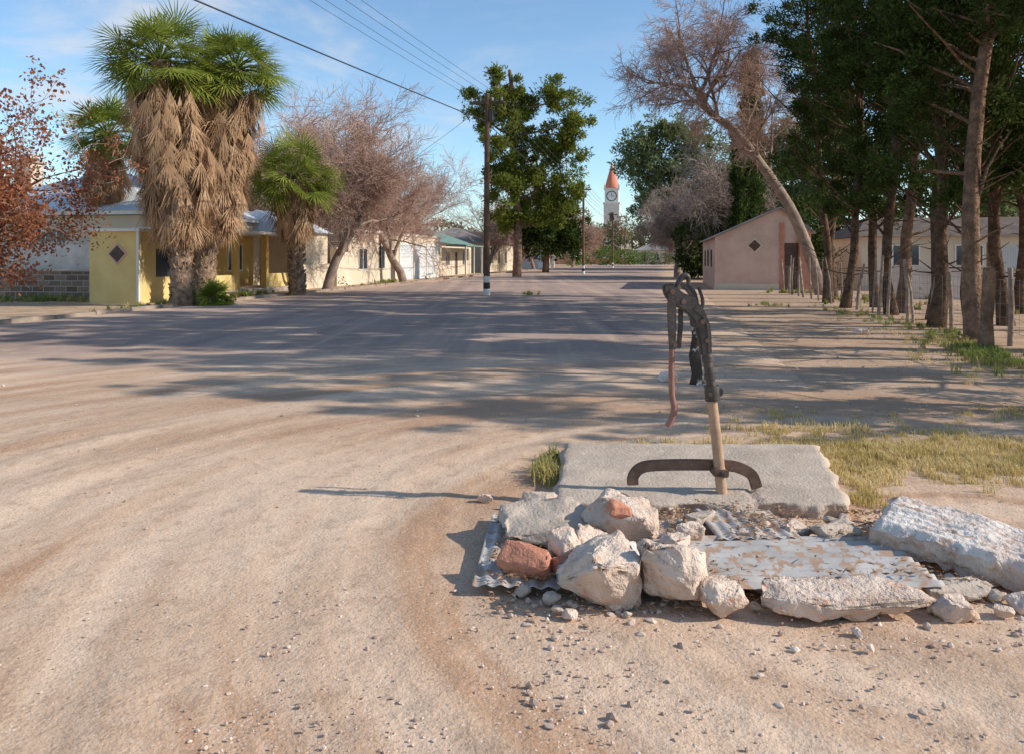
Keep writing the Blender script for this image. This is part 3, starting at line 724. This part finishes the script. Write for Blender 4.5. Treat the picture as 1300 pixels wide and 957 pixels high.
lobed('casuarina_tree',(x0,d,0),[(0,0,-.2),(.1,0,4),(-.2,.3,9),(-.3,.2,14),(-.6,0,17)],
 [LZ(636,112,d,1.5,1.6,x0),LZ(664,128,d,1.2,1.6,x0,1),LZ(615,148,d,1.2,1.3,x0),LZ(650,158,d,1.4,1.6,x0),LZ(708,126,d,1.3,1.4,x0),LZ(728,152,d,1.1,1.4,x0,-1),LZ(698,170,d,1.4,1.5,x0),LZ(632,188,d,1.4,1.4,x0,-1),LZ(662,208,d,1.5,1.6,x0,1),
  LZ(718,200,d,1.3,1.4,x0),LZ(646,240,d,1.4,1.5,x0,-1),LZ(690,232,d,1.4,1.4,x0),LZ(726,238,d,1.0,1.1,x0),LZ(620,222,d,.9,1.1,x0),LZ(598,122,d,.5,.4,x0),LZ(672,268,d,1.3,1.2,x0),LZ(640,280,d,1.0,1.0,x0),LZ(712,265,d,1.0,1.1,x0)],'casu',56000,.32,seed=3,sub=10,clr=.66)
d=84;x0=3.5
lobed('casuarina_tree',(x0,d,0),[(0,0,-.2),(.1,0,3),(-.2,.3,6)],[LZ(690,300,d,2.2,2.2,x0),LZ(712,285,d,2,2,x0),LZ(675,285,d,1.8,1.8,x0),LZ(700,262,d,1.6,1.6,x0),LZ(722,305,d,1.5,1.6,x0)],'cyp',16000,.5,seed=5)
d=112;x0=23
eu=lobed('eucalyptus_tree',(x0,d,0),[(0,0,-.2),(.2,0,5),(-.3,0,10),(0,0,15)],
 [LZ(815,190,d,2.8,2.8,x0),LZ(850,168,d,2.8,2.6,x0),LZ(885,185,d,3,3,x0),LZ(830,225,d,3.4,3,x0),LZ(870,225,d,3.6,3,x0),LZ(910,220,d,3.4,3.4,x0),LZ(840,260,d,3.5,3,x0),LZ(890,265,d,3.6,3.4,x0),LZ(925,260,d,3.6,3.6,x0),LZ(800,215,d,1.6,2,x0)],'euc',36000,.6,bark='barkg',seed=6,clr=1.2,sub=6)
inst('eucalyptus_tree',eu.data,None,(36,100,0),(0,0,2.2),(.9,.9,.9)); inst('eucalyptus_tree',eu.data,None,(48,80,0),(0,0,4.2),(.8,.8,.8))
inst('eucalyptus_tree',eu.data,None,(-26,105,0),(0,0,1),(.65,.65,.65))
inst('eucalyptus_tree',eu.data,None,(-18,80,0),(0,0,3),(.52,.52,.52))

def mass(name,blobs,mat,ls,per):
    parts=[]
    for (x,y,z,rx,ry,rz) in blobs:
        n=int(per*(rx*rz)**.8);d=unit(RS.normal(size=(n,3)));g=RS.uniform(.55,1.05,(n,1))**.6
        q=d*g*np.array([rx,ry,rz]);P=q+np.array([x,y,z]);lump=np.array([noise.noise(Vector(p)*.55) for p in P.tolist()])
        P=P[(lump>-.18)&(P[:,2]>.05)];parts.append(leaves(P,ls,ls*.5,0,bias=(0,0,.6)))
    mk(name,parts,[mat])
B=[]
r=random.Random(9)
for s in np.arange(70,210,6.5):
    for side in(-1,1):
        t=(-30-r.uniform(0,10)) if side<0 else (15+r.uniform(0,14));x,y=W(t,s);h=r.uniform(2.6,4.4);B.append((x,y,h*.9,r.uniform(2.6,4),3,h))
for x in np.arange(-60,110,6.5):
    h=r.uniform(3.2,6.0)
    B.append((x,215+r.uniform(-5,5),h*.8,r.uniform(4,6),4,h))
for x in np.arange(12,46,3.2):
    B.append((x+r.uniform(-1,1),198+r.uniform(-4,4),r.uniform(4,9),r.uniform(2.4,3.6),3,r.uniform(3.2,5.8)))
for t in np.arange(-34,-19,3): 
    x,y=W(t-8,58);B.append((x,y,2.2,2.2,2,2.2))
mass('distant_trees',B,M['dist'],.75,110)
B=[(*W(-7,168),1.5,3.5,2,1.8),(*W(-12,160),1.8,4,2,2.2),(*W(5,150),1.5,2.4,2,1.6),(*W(6,120),1.2,2,3,1.5),(*W(-16,150),2.5,3,3,3),(*W(7,95),1.0,1.4,3,1.2),(*W(8,75),1.3,1.6,3,1.6),(*W(-2,176),1.2,6,1.5,1.5)]
mass('hedge',B,M['shrub'],.4,420)
B=[(*W(9.5,45),1.0,1.2,1.2,1.1),(*W(-16.8,57),.3,.5,.5,.35),(*W(-16.6,41),.35,.6,.8,.4)]
mass('garden_shrub',B,M['shrub'],.16,500)
B=[(14,60,2.5,2,2,2.5),(17.5,62,3,3,2,3),(21,58,3,3,2,3),(26,60,4,4,3,4),(33,60,4,4,3,4)]
mass('dark_thicket',B,M['cyp'],.4,600)

# palms
def palm_mesh(name,H,lean,nfr,ndead,sk_top,sk_bot,seed,Rf=1.0,trr=.30,skr=.75,pet=1.05):
    r=random.Random(seed);parts=[];n=36;path=[];rad=[]
    for i in range(n+1):
        f=i/n;path.append((lean[0]*f**1.5,lean[1]*f**1.5,-.1+(H+.1)*f));rad.append(trr*(1.25-.25*min(1,f*5))*(1+(.10 if i%2 else -.05)+r.uniform(-.05,.05)))
    parts+=tube(path,rad,12,0)
    A=[];Bq=[]
    for q in range(360 if H>1 else 30):
        z=r.uniform(0.05,max(.1,H-.4));f=min(1.0,z/H);a=r.uniform(0,6.28);c=Vector((lean[0]*f**1.5,lean[1]*f**1.5,z));o=Vector((math.cos(a),math.sin(a),0))
        A.append((c+o*trr*.95)[:]);Bq.append((c+o*(trr+.10)+Vector((0,0,.14)))[:])
    parts.append(segs(A,Bq,[.05]*len(A),[.015]*len(A),4,0))
    def frond(hub,d,up,nb,L,droop,spread,m,wd=.03):
        side=nrm(d.cross(up));upn=nrm(side.cross(d));V=[];F4=[];F3=[]
        for k in range(nb):
            a=-spread+2*spread*k/(nb-1);dr=d*math.cos(a)+side*math.sin(a);w=(side*math.cos(a)-d*math.sin(a))*wd
            l=L*(.72+.28*math.cos(a*.6))*r.uniform(.85,1.12);z=upn*(.025 if k%2 else -.025)
            mid=hub+dr*l*.5+upn*(-.03*droop)+Vector((0,0,-droop*.10*l));tip=hub+dr*l+Vector((r.gauss(0,.06),r.gauss(0,.06),-droop*l*.5+r.gauss(0,.04)))
            b=len(V);V+=[(hub-w*.25)[:],(hub+w*.25)[:],(mid+w+z)[:],(mid-w+z)[:],tip[:]]
            F4.append([b,b+1,b+2,b+3]);F3.append([b+3,b+2,b+4])
        parts.append((V,F4,m,False));parts.append((V,F3,m,False))
    top=Vector(path[-1])
    for q in range(nfr):
        sinel=-.5+1.48*(q+.5)/nfr
        el=math.asin(max(-1,min(1,sinel)))+r.uniform(-.1,.1);a=q*2.399+r.uniform(-.25,.25)
        d=Vector((math.cos(a)*math.cos(el),math.sin(a)*math.cos(el),math.sin(el)));pl=pet*r.uniform(.6,1.2)*Rf
        e=top+d*pl+Vector((0,0,-.12*pl*math.cos(el)));dd=nrm(d+Vector((0,0,-.30*math.cos(el))))
        parts+=tube([top[:],(top+d*pl*.5+Vector((0,0,.03)))[:],e[:]],[.024,.02,.013],4,3)
        up=Vector((0,0,1)) if abs(d.z)<.95 else Vector((1,0,0))
        up=nrm(up+Vector((r.gauss(0,.5),r.gauss(0,.5),0)))
        frond(e,dd,up,24,Rf*r.uniform(.75,1.0),r.uniform(.05,.5),1.7,1,.023)
    for q in range(ndead):
        f=r.random()**.85;z=sk_top+(sk_bot-sk_top)*f;fz=max(0,min(1,z/H));c=Vector((lean[0]*fz**1.5,lean[1]*fz**1.5,z))
        a=r.uniform(0,6.28);o=Vector((math.cos(a),math.sin(a),0))
        bulge=(.30+.7*math.sin(math.pi*min(1,.12+f*.88))**.7)*(1+.55*noise.noise(Vector((math.cos(a)*1.4,math.sin(a)*1.4,z*.8+seed))))
        rs=trr+skr*r.uniform(.15,1.0)*bulge
        hub=c+o*rs;d=nrm(Vector((0,0,-1))+o*r.uniform(-.25,.5)*(1-.4*f)+Vector((r.gauss(0,.2),r.gauss(0,.2),0)))
        if r.random()<.7: parts+=tube([(c+o*trr*.8+Vector((0,0,.6)))[:],(c+o*rs*.8+Vector((0,0,.35)))[:],hub[:]],[.02,.018,.012],3,2)
        frond(hub,d,o,13,Rf*r.uniform(.45,.95),r.uniform(0,.3),r.uniform(.2,.65),2,.019)
    return mk(name,parts,[M['ptrunk'],M['palm'],M['dead'],M['shrub']],mesh_only=True)
pA=palm_mesh('palm_a',8.1,(-.75,0),80,620,7.6,2.7,1,1.2,.33,1.05,1.05)
pB=palm_mesh('palm_b',8.3,(1.1,.2),78,580,7.7,2.8,2,1.2,.34,1.0,1.05)
pC=palm_mesh('palm_c',6.6,(.2,0),64,180,6.3,4.2,3,1.2,.26,.6,1.0)
pD=palm_mesh('palm_d',4.9,(-.15,0),64,180,4.7,2.9,4,1.25,.30,.55,1.0)
pE=palm_mesh('palm_e',.35,(0,0),34,0,.3,.2,5,.75,.12,.1,.6)
inst('palm_tree',pA,None,(-10.95,26.7,0));inst('palm_tree',pB,None,(-11.0,28.6,0));inst('palm_tree',pC,None,(-16.9,33.2,0))
inst('palm_tree',pD,None,(-9.15,34.2,0));inst('palm_tree',pC,None,(-15.2,36.5,0),(0,0,2),(1.05,1.05,1.08));inst('dwarf_palm',pE,None,(-10.0,26.9,0),(0,0,0),(.8,.8,.8)); inst('palm_tree',pC,None,(*W(4.5,140),0),(0,0,1),(1.0,1,1.0))
inst('palm_tree',pD,None,(-12.2,31.5,0),(0,0,2),(.9,.9,1.35))

# ------------------------------------------------------------------ buildings
def hip(name,parent,t0,t1,s0,s1,z0,z1,mat,inset=None,axis='t',ov=.35):
    t0-=ov;t1+=ov;s0-=ov;s1+=ov
    if axis=='t':
        i=(s1-s0)/2 if inset is None else inset;m=(s0+s1)/2;V=[(t0,s0,z0),(t1,s0,z0),(t1,s1,z0),(t0,s1,z0),(t0+i,m,z1),(t1-i,m,z1)]
        F4=[[0,1,5,4],[2,3,4,5]];F3=[[1,2,5],[3,0,4]]
    else:
        i=(t1-t0)/2 if inset is None else inset;m=(t0+t1)/2;V=[(t0,s0,z0),(t1,s0,z0),(t1,s1,z0),(t0,s1,z0),(m,s0+i,z1),(m,s1-i,z1)]
        F4=[[1,2,5,4],[3,0,4,5]];F3=[[0,1,4],[2,3,5]]
    return mk(name,[(V,F4,0,False),(V,F3,0,False),(V,[[0,3,2,1]],0,False)],[mat],parent)
def win_t(parent,t,s,z,w,h,nv=2,frame='white',door=False):
    bx('glass',parent,t-.02,t+.012,s-w/2,s+w/2,z,z+h,M['darkw'] if door else M['glass'])
    f=.06;F=M[frame]
    bx('frame_b',parent,t-.02,t+.05,s-w/2-f,s+w/2+f,z-f,z,F);bx('frame_t',parent,t-.02,t+.05,s-w/2-f,s+w/2+f,z+h,z+h+f,F)
    for k in range(nv+1):
        c=s-w/2+w*k/nv;bx('mullion',parent,t-.02,t+.04,c-.03,c+.03,z,z+h,F)
def win_s(parent,t,s,z,w,h,nv=2,frame='white'):
    bx('glass',parent,t-w/2,t+w/2,s-.012,s+.02,z,z+h,M['glass']);f=.06;F=M[frame]
    bx('frame_b',parent,t-w/2-f,t+w/2+f,s-.05,s+.02,z-f,z,F);bx('frame_t',parent,t-w/2-f,t+w/2+f,s-.05,s+.02,z+h,z+h+f,F)
    for k in range(nv+1):
        c=t-w/2+w*k/nv;bx('mullion',parent,c-.03,c+.03,s-.04,s+.02,z,z+h,F)

h=E('yellow_house',rz=ANG)
bx('store_room',h,-19.7,-17.8,25,28,-.05,2.5,M['yel']); bx('store_roof',h,-19.85,-17.65,24.85,28.1,2.5,2.6,M['white'],.01)
box('diamond_vent',h,(-18.6,24.99,1.72),(.42,.06,.42),M['darkw'],(0,math.radians(45),0)); box('vent_frame',h,(-18.6,25.0,1.72),(.54,.05,.54),M['pinkp'],(0,math.radians(45),0))
bx('down_pipe',h,-17.78,-17.68,24.86,24.96,0,2.5,M['white'],.01)
bx('store_window',h,-17.81,-17.78,26,27,.9,1.9,M['glass'])
bx('porch_wall',h,-20.1,-19.95,28.0,37,-.05,2.6,M['oran']); bx('porch_roof',h,-20.3,-17.5,28.12,37.2,2.62,2.76,M['white'],.02)
bx('porch_floor',h,-19.95,-17.7,28.0,37,-.05,.22,M['conc'])
for s_ in(29.0,31.6,34.2,36.8): bx('porch_column',h,-18.0,-17.74,s_-.13,s_+.13,.22,2.62,M['oran'],.01)
for a,b in((29.13,31.47),(34.33,36.67)): bx('porch_parapet',h,-17.94,-17.8,a,b,.22,.85,M['yel'],.01)
win_t(h,-19.95,30.5,1.0,1.3,1.2);win_t(h,-19.95,35.2,1.0,1.3,1.2);win_t(h,-19.95,32.8,.22,.95,2.05,1,'white',True)
bx('main_walls',h,-31,-20.1,29,39.5,-.05,3.3,M['cream']); bx('fascia',h,-31.35,-19.8,28.7,39.8,3.32,3.48,M['white'])
hip('main_roof',h,-31,-20.1,29,39.5,3.48,5.7,M['roofw'])
win_s(h,-24.6,29,1.9,1.5,.75,3);win_s(h,-28.5,29,1.2,1.4,1.3)
bx('chimney',h,-29.5,-28.7,32.5,33.3,3.6,6.0,M['cream'],.01);bx('chimney_cap',h,-29.62,-28.58,32.38,33.42,6.0,6.12,M['conc'],.01);bx('chimney_pot',h,-29.35,-28.85,32.65,33.15,6.12,6.4,M['conc'],.01)
bx('gable_wing',h,-20.1,-18.2,38,42,-.05,2.9,M['cream']); hip('wing_roof',h,-22,-18.2,37.5,42,2.9,4.0,M['roofw'],.3,'s',.25)

w=E('stone_garden_wall',rz=ANG); bx('stone_base',w,-30,-19.72,27.4,27.8,-.1,1.05,M['stone'])
bx('stone_coping',w,-30,-19.72,27.36,27.84,1.052,1.12,M['pinkp'],.01)
w=E('white_garden_wall',rz=ANG); bx('wall',w,-30,-20.2,28.2,28.42,-.1,2.15,M['dirtyw']); bx('coping',w,-30.03,-20.18,28.16,28.46,2.153,2.23,M['dirtyw'],.01)
w=E('cream_boundary_wall',rz=ANG); bx('wall',w,-17.95,-17.75,42.1,44,-.1,1.9,M['cream']); bx('wall_pier',w,-18.05,-17.65,42.0,42.4,-.1,2.15,M['cream'],.01);bx('wall_b',w,-17.95,-17.75,37.4,41.4,-.1,1.25,M['cream'])

g=E('garage_building',rz=ANG)
bx('walls',g,-27,-17.8,44,63.5,-.05,3.1,M['cream']);bx('parapet',g,-27.1,-17.7,43.9,63.6,3.1,3.28,M['dirtyw'],.02)
win_t(g,-17.8,46.3,.9,1.4,1.2);win_t(g,-17.8,49.6,.9,1.2,1.4);win_t(g,-17.8,51.8,0,1.0,2.1,1,'white',True)
for a in(54.6,57.9,61.2):
    bx('garage_door',g,-17.82,-17.76,a-1.35,a+1.35,0,2.45,M['cfence']);bx('door_lintel',g,-17.82,-17.72,a-1.5,a+1.5,2.45,2.6,M['white'])
    for e in(-1.42,1.42): bx('door_jamb',g,-17.82,-17.72,a+e-.07,a+e+.07,0,2.45,M['white'])
win_s(g,-20.5,44,.9,1.4,1.3)
g=E('green_roof_house',rz=ANG)
bx('walls',g,-27,-18.6,66,78,-.05,2.8,M['cream']);hip('roof',g,-27,-18.6,66,78,2.8,4.4,M['roofgr'],.0,'s')
bx('porch_roof',g,-18.2,-16.4,67,77,2.55,2.68,M['roofgr'])
for s_ in(67.3,70.4,73.6,76.7): bx('porch_post',g,-16.6,-16.48,s_-.06,s_+.06,0,2.55,M['white'])
win_t(g,-18.6,69,.9,1.3,1.3);win_t(g,-18.6,75,.9,1.3,1.3);win_t(g,-18.6,72,0,1,2.1,1,'white',True);win_s(g,-20.6,66,.9,1.2,1.3)
g=E('cream_cottage',rz=ANG)
bx('walls',g,-28,-18.4,84,100,-.05,3.2,M['cream']);hip('roof',g,-28,-18.4,84,100,3.2,5.0,M['roofg'],None,'s')
for s_ in(87,91,95): win_t(g,-18.4,s_,.9,1.2,1.4)
g=E('pale_cottage',rz=ANG)
bx('walls',g,-26,-17,112,130,-.05,3.4,M['white']);hip('roof',g,-26,-17,112,130,3.4,5.4,M['roofw'],None,'s')
for s_ in(115,120,125): win_t(g,-17,s_,.9,1.2,1.4)
g=E('street_end_house',rz=ANG)
bx('walls',g,-6,6,186,194,-.05,3.2,M['cream']);hip('roof',g,-6,6,186,194,3.2,5.0,M['roofg'],None,'t')
for t_ in(-4,-1,2,4.5): win_s(g,t_,186,.9,1.1,1.4)
w=E('street_end_wall',rz=ANG);bx('wall',w,-26,-7,184,184.3,-.1,1.4,M['brick']);bx('wall_cap',w,-26,-7,183.95,184.35,1.4,1.5,M['cream'])

g=E('roadside_shed',rz=ANG)
t0,t1,ta=2.65,7.2,5.75;s0,s1=41.2,53
V=[(t0,s0,-.05),(t1,s0,-.05),(t1,s0,2.9),(ta,s0,4.0),(t0,s0,2.6),(t0,s1,-.05),(t1,s1,-.05),(t1,s1,2.9),(ta,s1,4.0),(t0,s1,2.6)]
mk('walls',[(V,[[0,1,2,3,4]],0,False),(V,[[5,9,8,7,6]],0,False),(V,[[0,4,9,5],[1,6,7,2]],0,False)],[M['pinkp']],g)
def slab4(name,pts,th,mat,parent):
    V=[(p[0],p[1],p[2]) for p in pts]+[(p[0],p[1],p[2]+th) for p in pts]
    mk(name,[(V,[[0,3,2,1],[4,5,6,7],[0,1,5,4],[1,2,6,5],[2,3,7,6],[3,0,4,7]],0,False)],[mat],parent)
slab4('roof_left',[(t0-.2,s0-.2,2.53),(ta,s0-.2,4.01),(ta,s1+.2,4.01),(t0-.2,s1+.2,2.53)],.07,M['roofg'],g)
slab4('roof_right',[(ta+.005,s0-.2,4.01),(t1+.2,s0-.2,2.76),(t1+.2,s1+.2,2.76),(ta+.005,s1+.2,4.01)],.07,M['roofg'],g)
box('diamond_vent',g,(4.55,s0-.01,2.18),(.42,.05,.42),M['darkw'],(0,math.radians(45),0));box('vent_frame',g,(4.55,s0,2.18),(.54,.05,.54),M['cream'],(0,math.radians(45),0))
bx('door_post_pink',g,5.75,5.95,s0-.06,s0+.02,0,3.3,M['brick']);bx('doorway',g,5.95,6.6,s0-.02,s0+.02,0,2.3,M['darkw'])
bx('brick_pier',g,6.62,7.12,s0-.28,s0-.003,-.05,2.85,M['brick'],.02)
for s_ in(44,47,50): bx('side_window',g,t0-.03,t0+.02,s_-.5,s_+.5,1.1,2.0,M['glass'])
bx('plinth',g,t0-.05,5.7,s0-.05,s0-.003,-.05,.3,M['cream'])

g=E('pale_farmhouse',rz=ANG)
bx('walls',g,9.6,34,41.5,50,-.05,2.6,M['cream']);hip('roof',g,9.6,34,41.5,50,2.6,3.7,M['roofb'],1.5,'t')
for t_ in(11.6,14.4,18,21.5,25,29): win_s(g,t_,41.5,.95,1.2,1.2)
bx('garden_terrace_wall',g,8.2,30,33.2,33.4,-.1,1.3,M['dirtyw'])
w=E('corrugated_fence',rz=ANG);bx('sheets',w,9.8,22,26.5,26.54,.02,1.95,M['cfence']);bx('rail',w,9.8,22,26.55,26.6,1.5,1.58,M['post'])
for t_ in np.arange(9.8,22.1,2.4): bx('fence_post',w,t_-.05,t_+.05,26.61,26.7,-.1,2.05,M['post'])

cx,cy=33.6,270.0
c=E('church',(cx,cy,0),ANG)
bx('tower',c,-2.6,2.6,-2.6,2.6,0,19.4,M['churchw'])
bx('tower_cornice',c,-2.85,2.85,-2.85,2.85,19.4,19.9,M['white']);bx('clock_stage',c,-2.3,2.3,-2.3,2.3,19.9,24.2,M['white']);bx('clock_cornice',c,-2.6,2.6,-2.6,2.6,24.2,24.6,M['white'])
for a in(-2.3,2.3):
    for b in(-2.3,2.3): mk('pinnacle',[([(a-.35,b-.35,24.6),(a+.35,b-.35,24.6),(a+.35,b+.35,24.6),(a-.35,b+.35,24.6),(a,b,26.4)],[[0,1,4],[1,2,4],[2,3,4],[3,0,4]],0,False)],[M['white']],c)
mk('spire',tube([(0,0,24.6),(0,0,25.6),(0,0,33.6)],[2.7,2.3,.06],8,0),[M['redroof']],c)
mk('finial',tube([(0,0,33.5),(0,0,35)],[.08,.04],5,0),[M['iron']],c)
mk('clock_face',tube([(0,-2.30,22),(0,-2.36,22)],[1.45,1.45],28,0,True),[M['white']],c)
mk('clock_rim',tube([(0,-2.30,22),(0,-2.34,22)],[1.75,1.75],28,0,True),[M['black']],c)
box('clock_hand_minute',c,(.0,-2.39,22.5),(.16,.03,1.1),M['black']);box('clock_hand_hour',c,(.35,-2.39,22),(.7,.03,.18),M['black'])
for z in(8,13.5): 
    bx('belfry_opening',c,-.7,.7,-2.63,-2.58,z,z+3,M['darkw'])
bx('nave',c,-7,7,2.6,34,0,9,M['churchw']);hip('nave_roof',c,-7,7,2.6,34,9,14,M['redroof'],.0,'s')

# ------------------------------------------------------------------ power poles & wires
def pole(name,x,y,H,seed,stripes=True):
    p=E(name,(x,y,0),ANG)
    mk('shaft',tube([(0,0,-.1),(0,0,H*.5),(0.02,0,H)],[.145,.12,.095],12,0,True),[M['polew']],p)
    if stripes:
        for q,z in enumerate(np.arange(.0,1.9,.27)):
            rr=.147-.004*q+.004
            mk('painted_band_%d'%q,tube([(0,0,z+.001),(0,0,z+.268)],[rr,rr-.003],14,0,True),[M['white'] if q%2==0 else M['black']],p)
    bx('cross_arm',p,-.75,.75,-.05,.05,H-.42,-.30+H,M['polew'],.01);
    box('cross_brace',p,(.3,-.07,H-.62),(.6,.03,.04),M['iron'],(0,-.7,0))
    for t_ in(-.65,-.25,.25,.65): mk('insulator',tube([(t_,0,H-.3),(t_,0,H-.24),(t_,0,H-.14)],[.03,.05,.03],8,0,True),[M['insul']],p)
    bx('fuse_box',p,.11,.27,-.09,.09,H-1.15,H-.8,M['iron'],.01)
    return p
PL=[(-11.6,-9,8.5),(-1.07,34,8.5),(6.9,77.7,8.5),(15.4,123,8.5),(23.6,168,8.5)]
for q,(x,y,H) in enumerate(PL): pole('power_pole',x,y,H,q)
def wire(a,b,sag,r):
    P=[]
    for i in range(25):
        f=i/24;P.append((a[0]+(b[0]-a[0])*f,a[1]+(b[1]-a[1])*f,a[2]+(b[2]-a[2])*f-4*sag*f*(1-f)))
    return tube(P,[r]*25,5)
wp=[]
for q in range(4):
    a,b=PL[q],PL[q+1]
    for t_ in(-.65,-.25,.25,.65):
        wp+=wire((a[0]+t_,a[1],a[2]-.12),(b[0]+t_,b[1],b[2]-.12),.35,.006 if q==0 else .012)
wp+=wire((-14.5,-9,6.6),(-1.1,34,7.35),.15,.02)
wp+=wire((-1.1,34,7.35),(6.9,77.7,7.4),.5,.02);wp+=wire((-1.1,34,8.1),(-11,43,3.4),.3,.008);wp+=wire((6.9,77.7,7.4),(15.4,123,7.4),.5,.02)
mk('overhead_wires',wp,[M['wire']])

# ------------------------------------------------------------------ wire fence right
parts=[];r=random.Random(5);s=8.0
fp=[]
while s<39:
    t=5.95+.35*math.sin(s*.12)+r.uniform(-.06,.06);x,y=W(t,s);H=r.uniform(1.15,1.7);lx,ly=r.gauss(0,.12),r.gauss(0,.09);fp.append((x,y,lx,ly))
    rad=r.uniform(.022,.05);P=[(x,y,-.1),(x+lx*.4+r.gauss(0,.03),y+ly*.4,H*.5),(x+lx,y+ly,H)];parts+=tube(P,[rad*1.1,rad,rad*.85],7,0,True)
    s+=r.choice([.55,.8,1.1,1.4])
for z in(.25,.5,.75,1.0,1.2):
    for i in range(len(fp)-1):
        a,b=fp[i],fp[i+1];parts+=[(q[0],q[1],1,q[3]) for q in tube([(a[0]+a[2]*z,a[1]+a[3]*z,z),((a[0]+b[0])/2,(a[1]+b[1])/2,z-.03),(b[0]+b[2]*z,b[1]+b[3]*z,z)],[.004]*3,3,1)]
for i in range(len(fp)-1):
    a,b=fp[i],fp[i+1];n=5
    for k in range(n):
        f=(k+.5)/n;x=a[0]*(1-f)+b[0]*f;y=a[1]*(1-f)+b[1]*f;parts+=tube([(x,y,.2),(x+.01,y,1.2)],[.003]*2,3,1)
mk('wire_fence',parts,[M['post'],M['fwire']])
mk('tree_stump',tube([(8.25,14.0,-.1),(8.27,14.0,.5),(8.33,14.02,1.2),(8.31,14.0,1.42)],[.15,.10,.11,.09],12,0,True),[M['bark2']])

# ------------------------------------------------------------------ sun, sky, camera
EL=math.radians(30.0);az=Vector((.99,-.14,0)).normalized()
S=Vector((az.x*math.cos(EL),az.y*math.cos(EL),math.sin(EL)))
ld=bpy.data.lights.new('sun','SUN');ld.energy=5.0;ld.angle=math.radians(.5);ld.color=(1,.93,.82)
lo=bpy.data.objects.new('sun',ld);COL.objects.link(lo);lo.rotation_euler=S.to_track_quat('Z','Y').to_euler();lo.location=(20,-5,20)
N=NT('World',True);SC.world=N.m
sk=N.n('ShaderNodeTexSky');sk.sky_type='NISHITA';sk.sun_disc=False;sk.sun_elevation=EL;sk.sun_rotation=math.atan2(az.x,az.y);sk.air_density=1.0;sk.dust_density=.5;sk.ozone_density=1.5;sk.altitude=900
tc=N.n('ShaderNodeTexCoord').outputs['Generated']
sp=N.n('ShaderNodeSeparateXYZ');N.l(tc,sp.inputs[0])
dz=N.math('ADD',N.math('MAXIMUM',sp.outputs[2],0.0),.12)
cb=N.n('ShaderNodeCombineXYZ');N.l(N.math('DIVIDE',sp.outputs[0],dz),cb.inputs[0]);N.l(N.math('DIVIDE',sp.outputs[1],dz),cb.inputs[1])
cn=N.noise(cb.outputs[0],1.1,8,.58,.3)
msk=N.ramp(sp.outputs[0],.12,-.25,.15,1.0)
f=N.math('MULTIPLY',N.ramp(cn,.48,.70),msk)
skc=N.mix(1.0,sk.outputs[0],(1.32,1.5,1.55),'MULTIPLY')
col=N.mix(N.math('MULTIPLY',f,.85),skc,(6.3,6.4,6.6))
bg=N.n('ShaderNodeBackground');N.l(col,bg.inputs[0]);bg.inputs[1].default_value=.125
o=N.n('ShaderNodeOutputWorld');N.l(bg.outputs[0],o.inputs[0])

cam=bpy.data.cameras.new('camera');co=bpy.data.objects.new('camera',cam);COL.objects.link(co)
co.location=(0,0,1.6);co.rotation_euler=(math.radians(90),0,0);cam.sensor_width=36;cam.lens=36*1020/1300;cam.shift_y=-.1165;cam.clip_end=3000;cam.clip_start=.05
SC.camera=co
SC.view_settings.view_transform='Standard';SC.view_settings.look='None';SC.view_settings.exposure=0;SC.view_settings.gamma=1
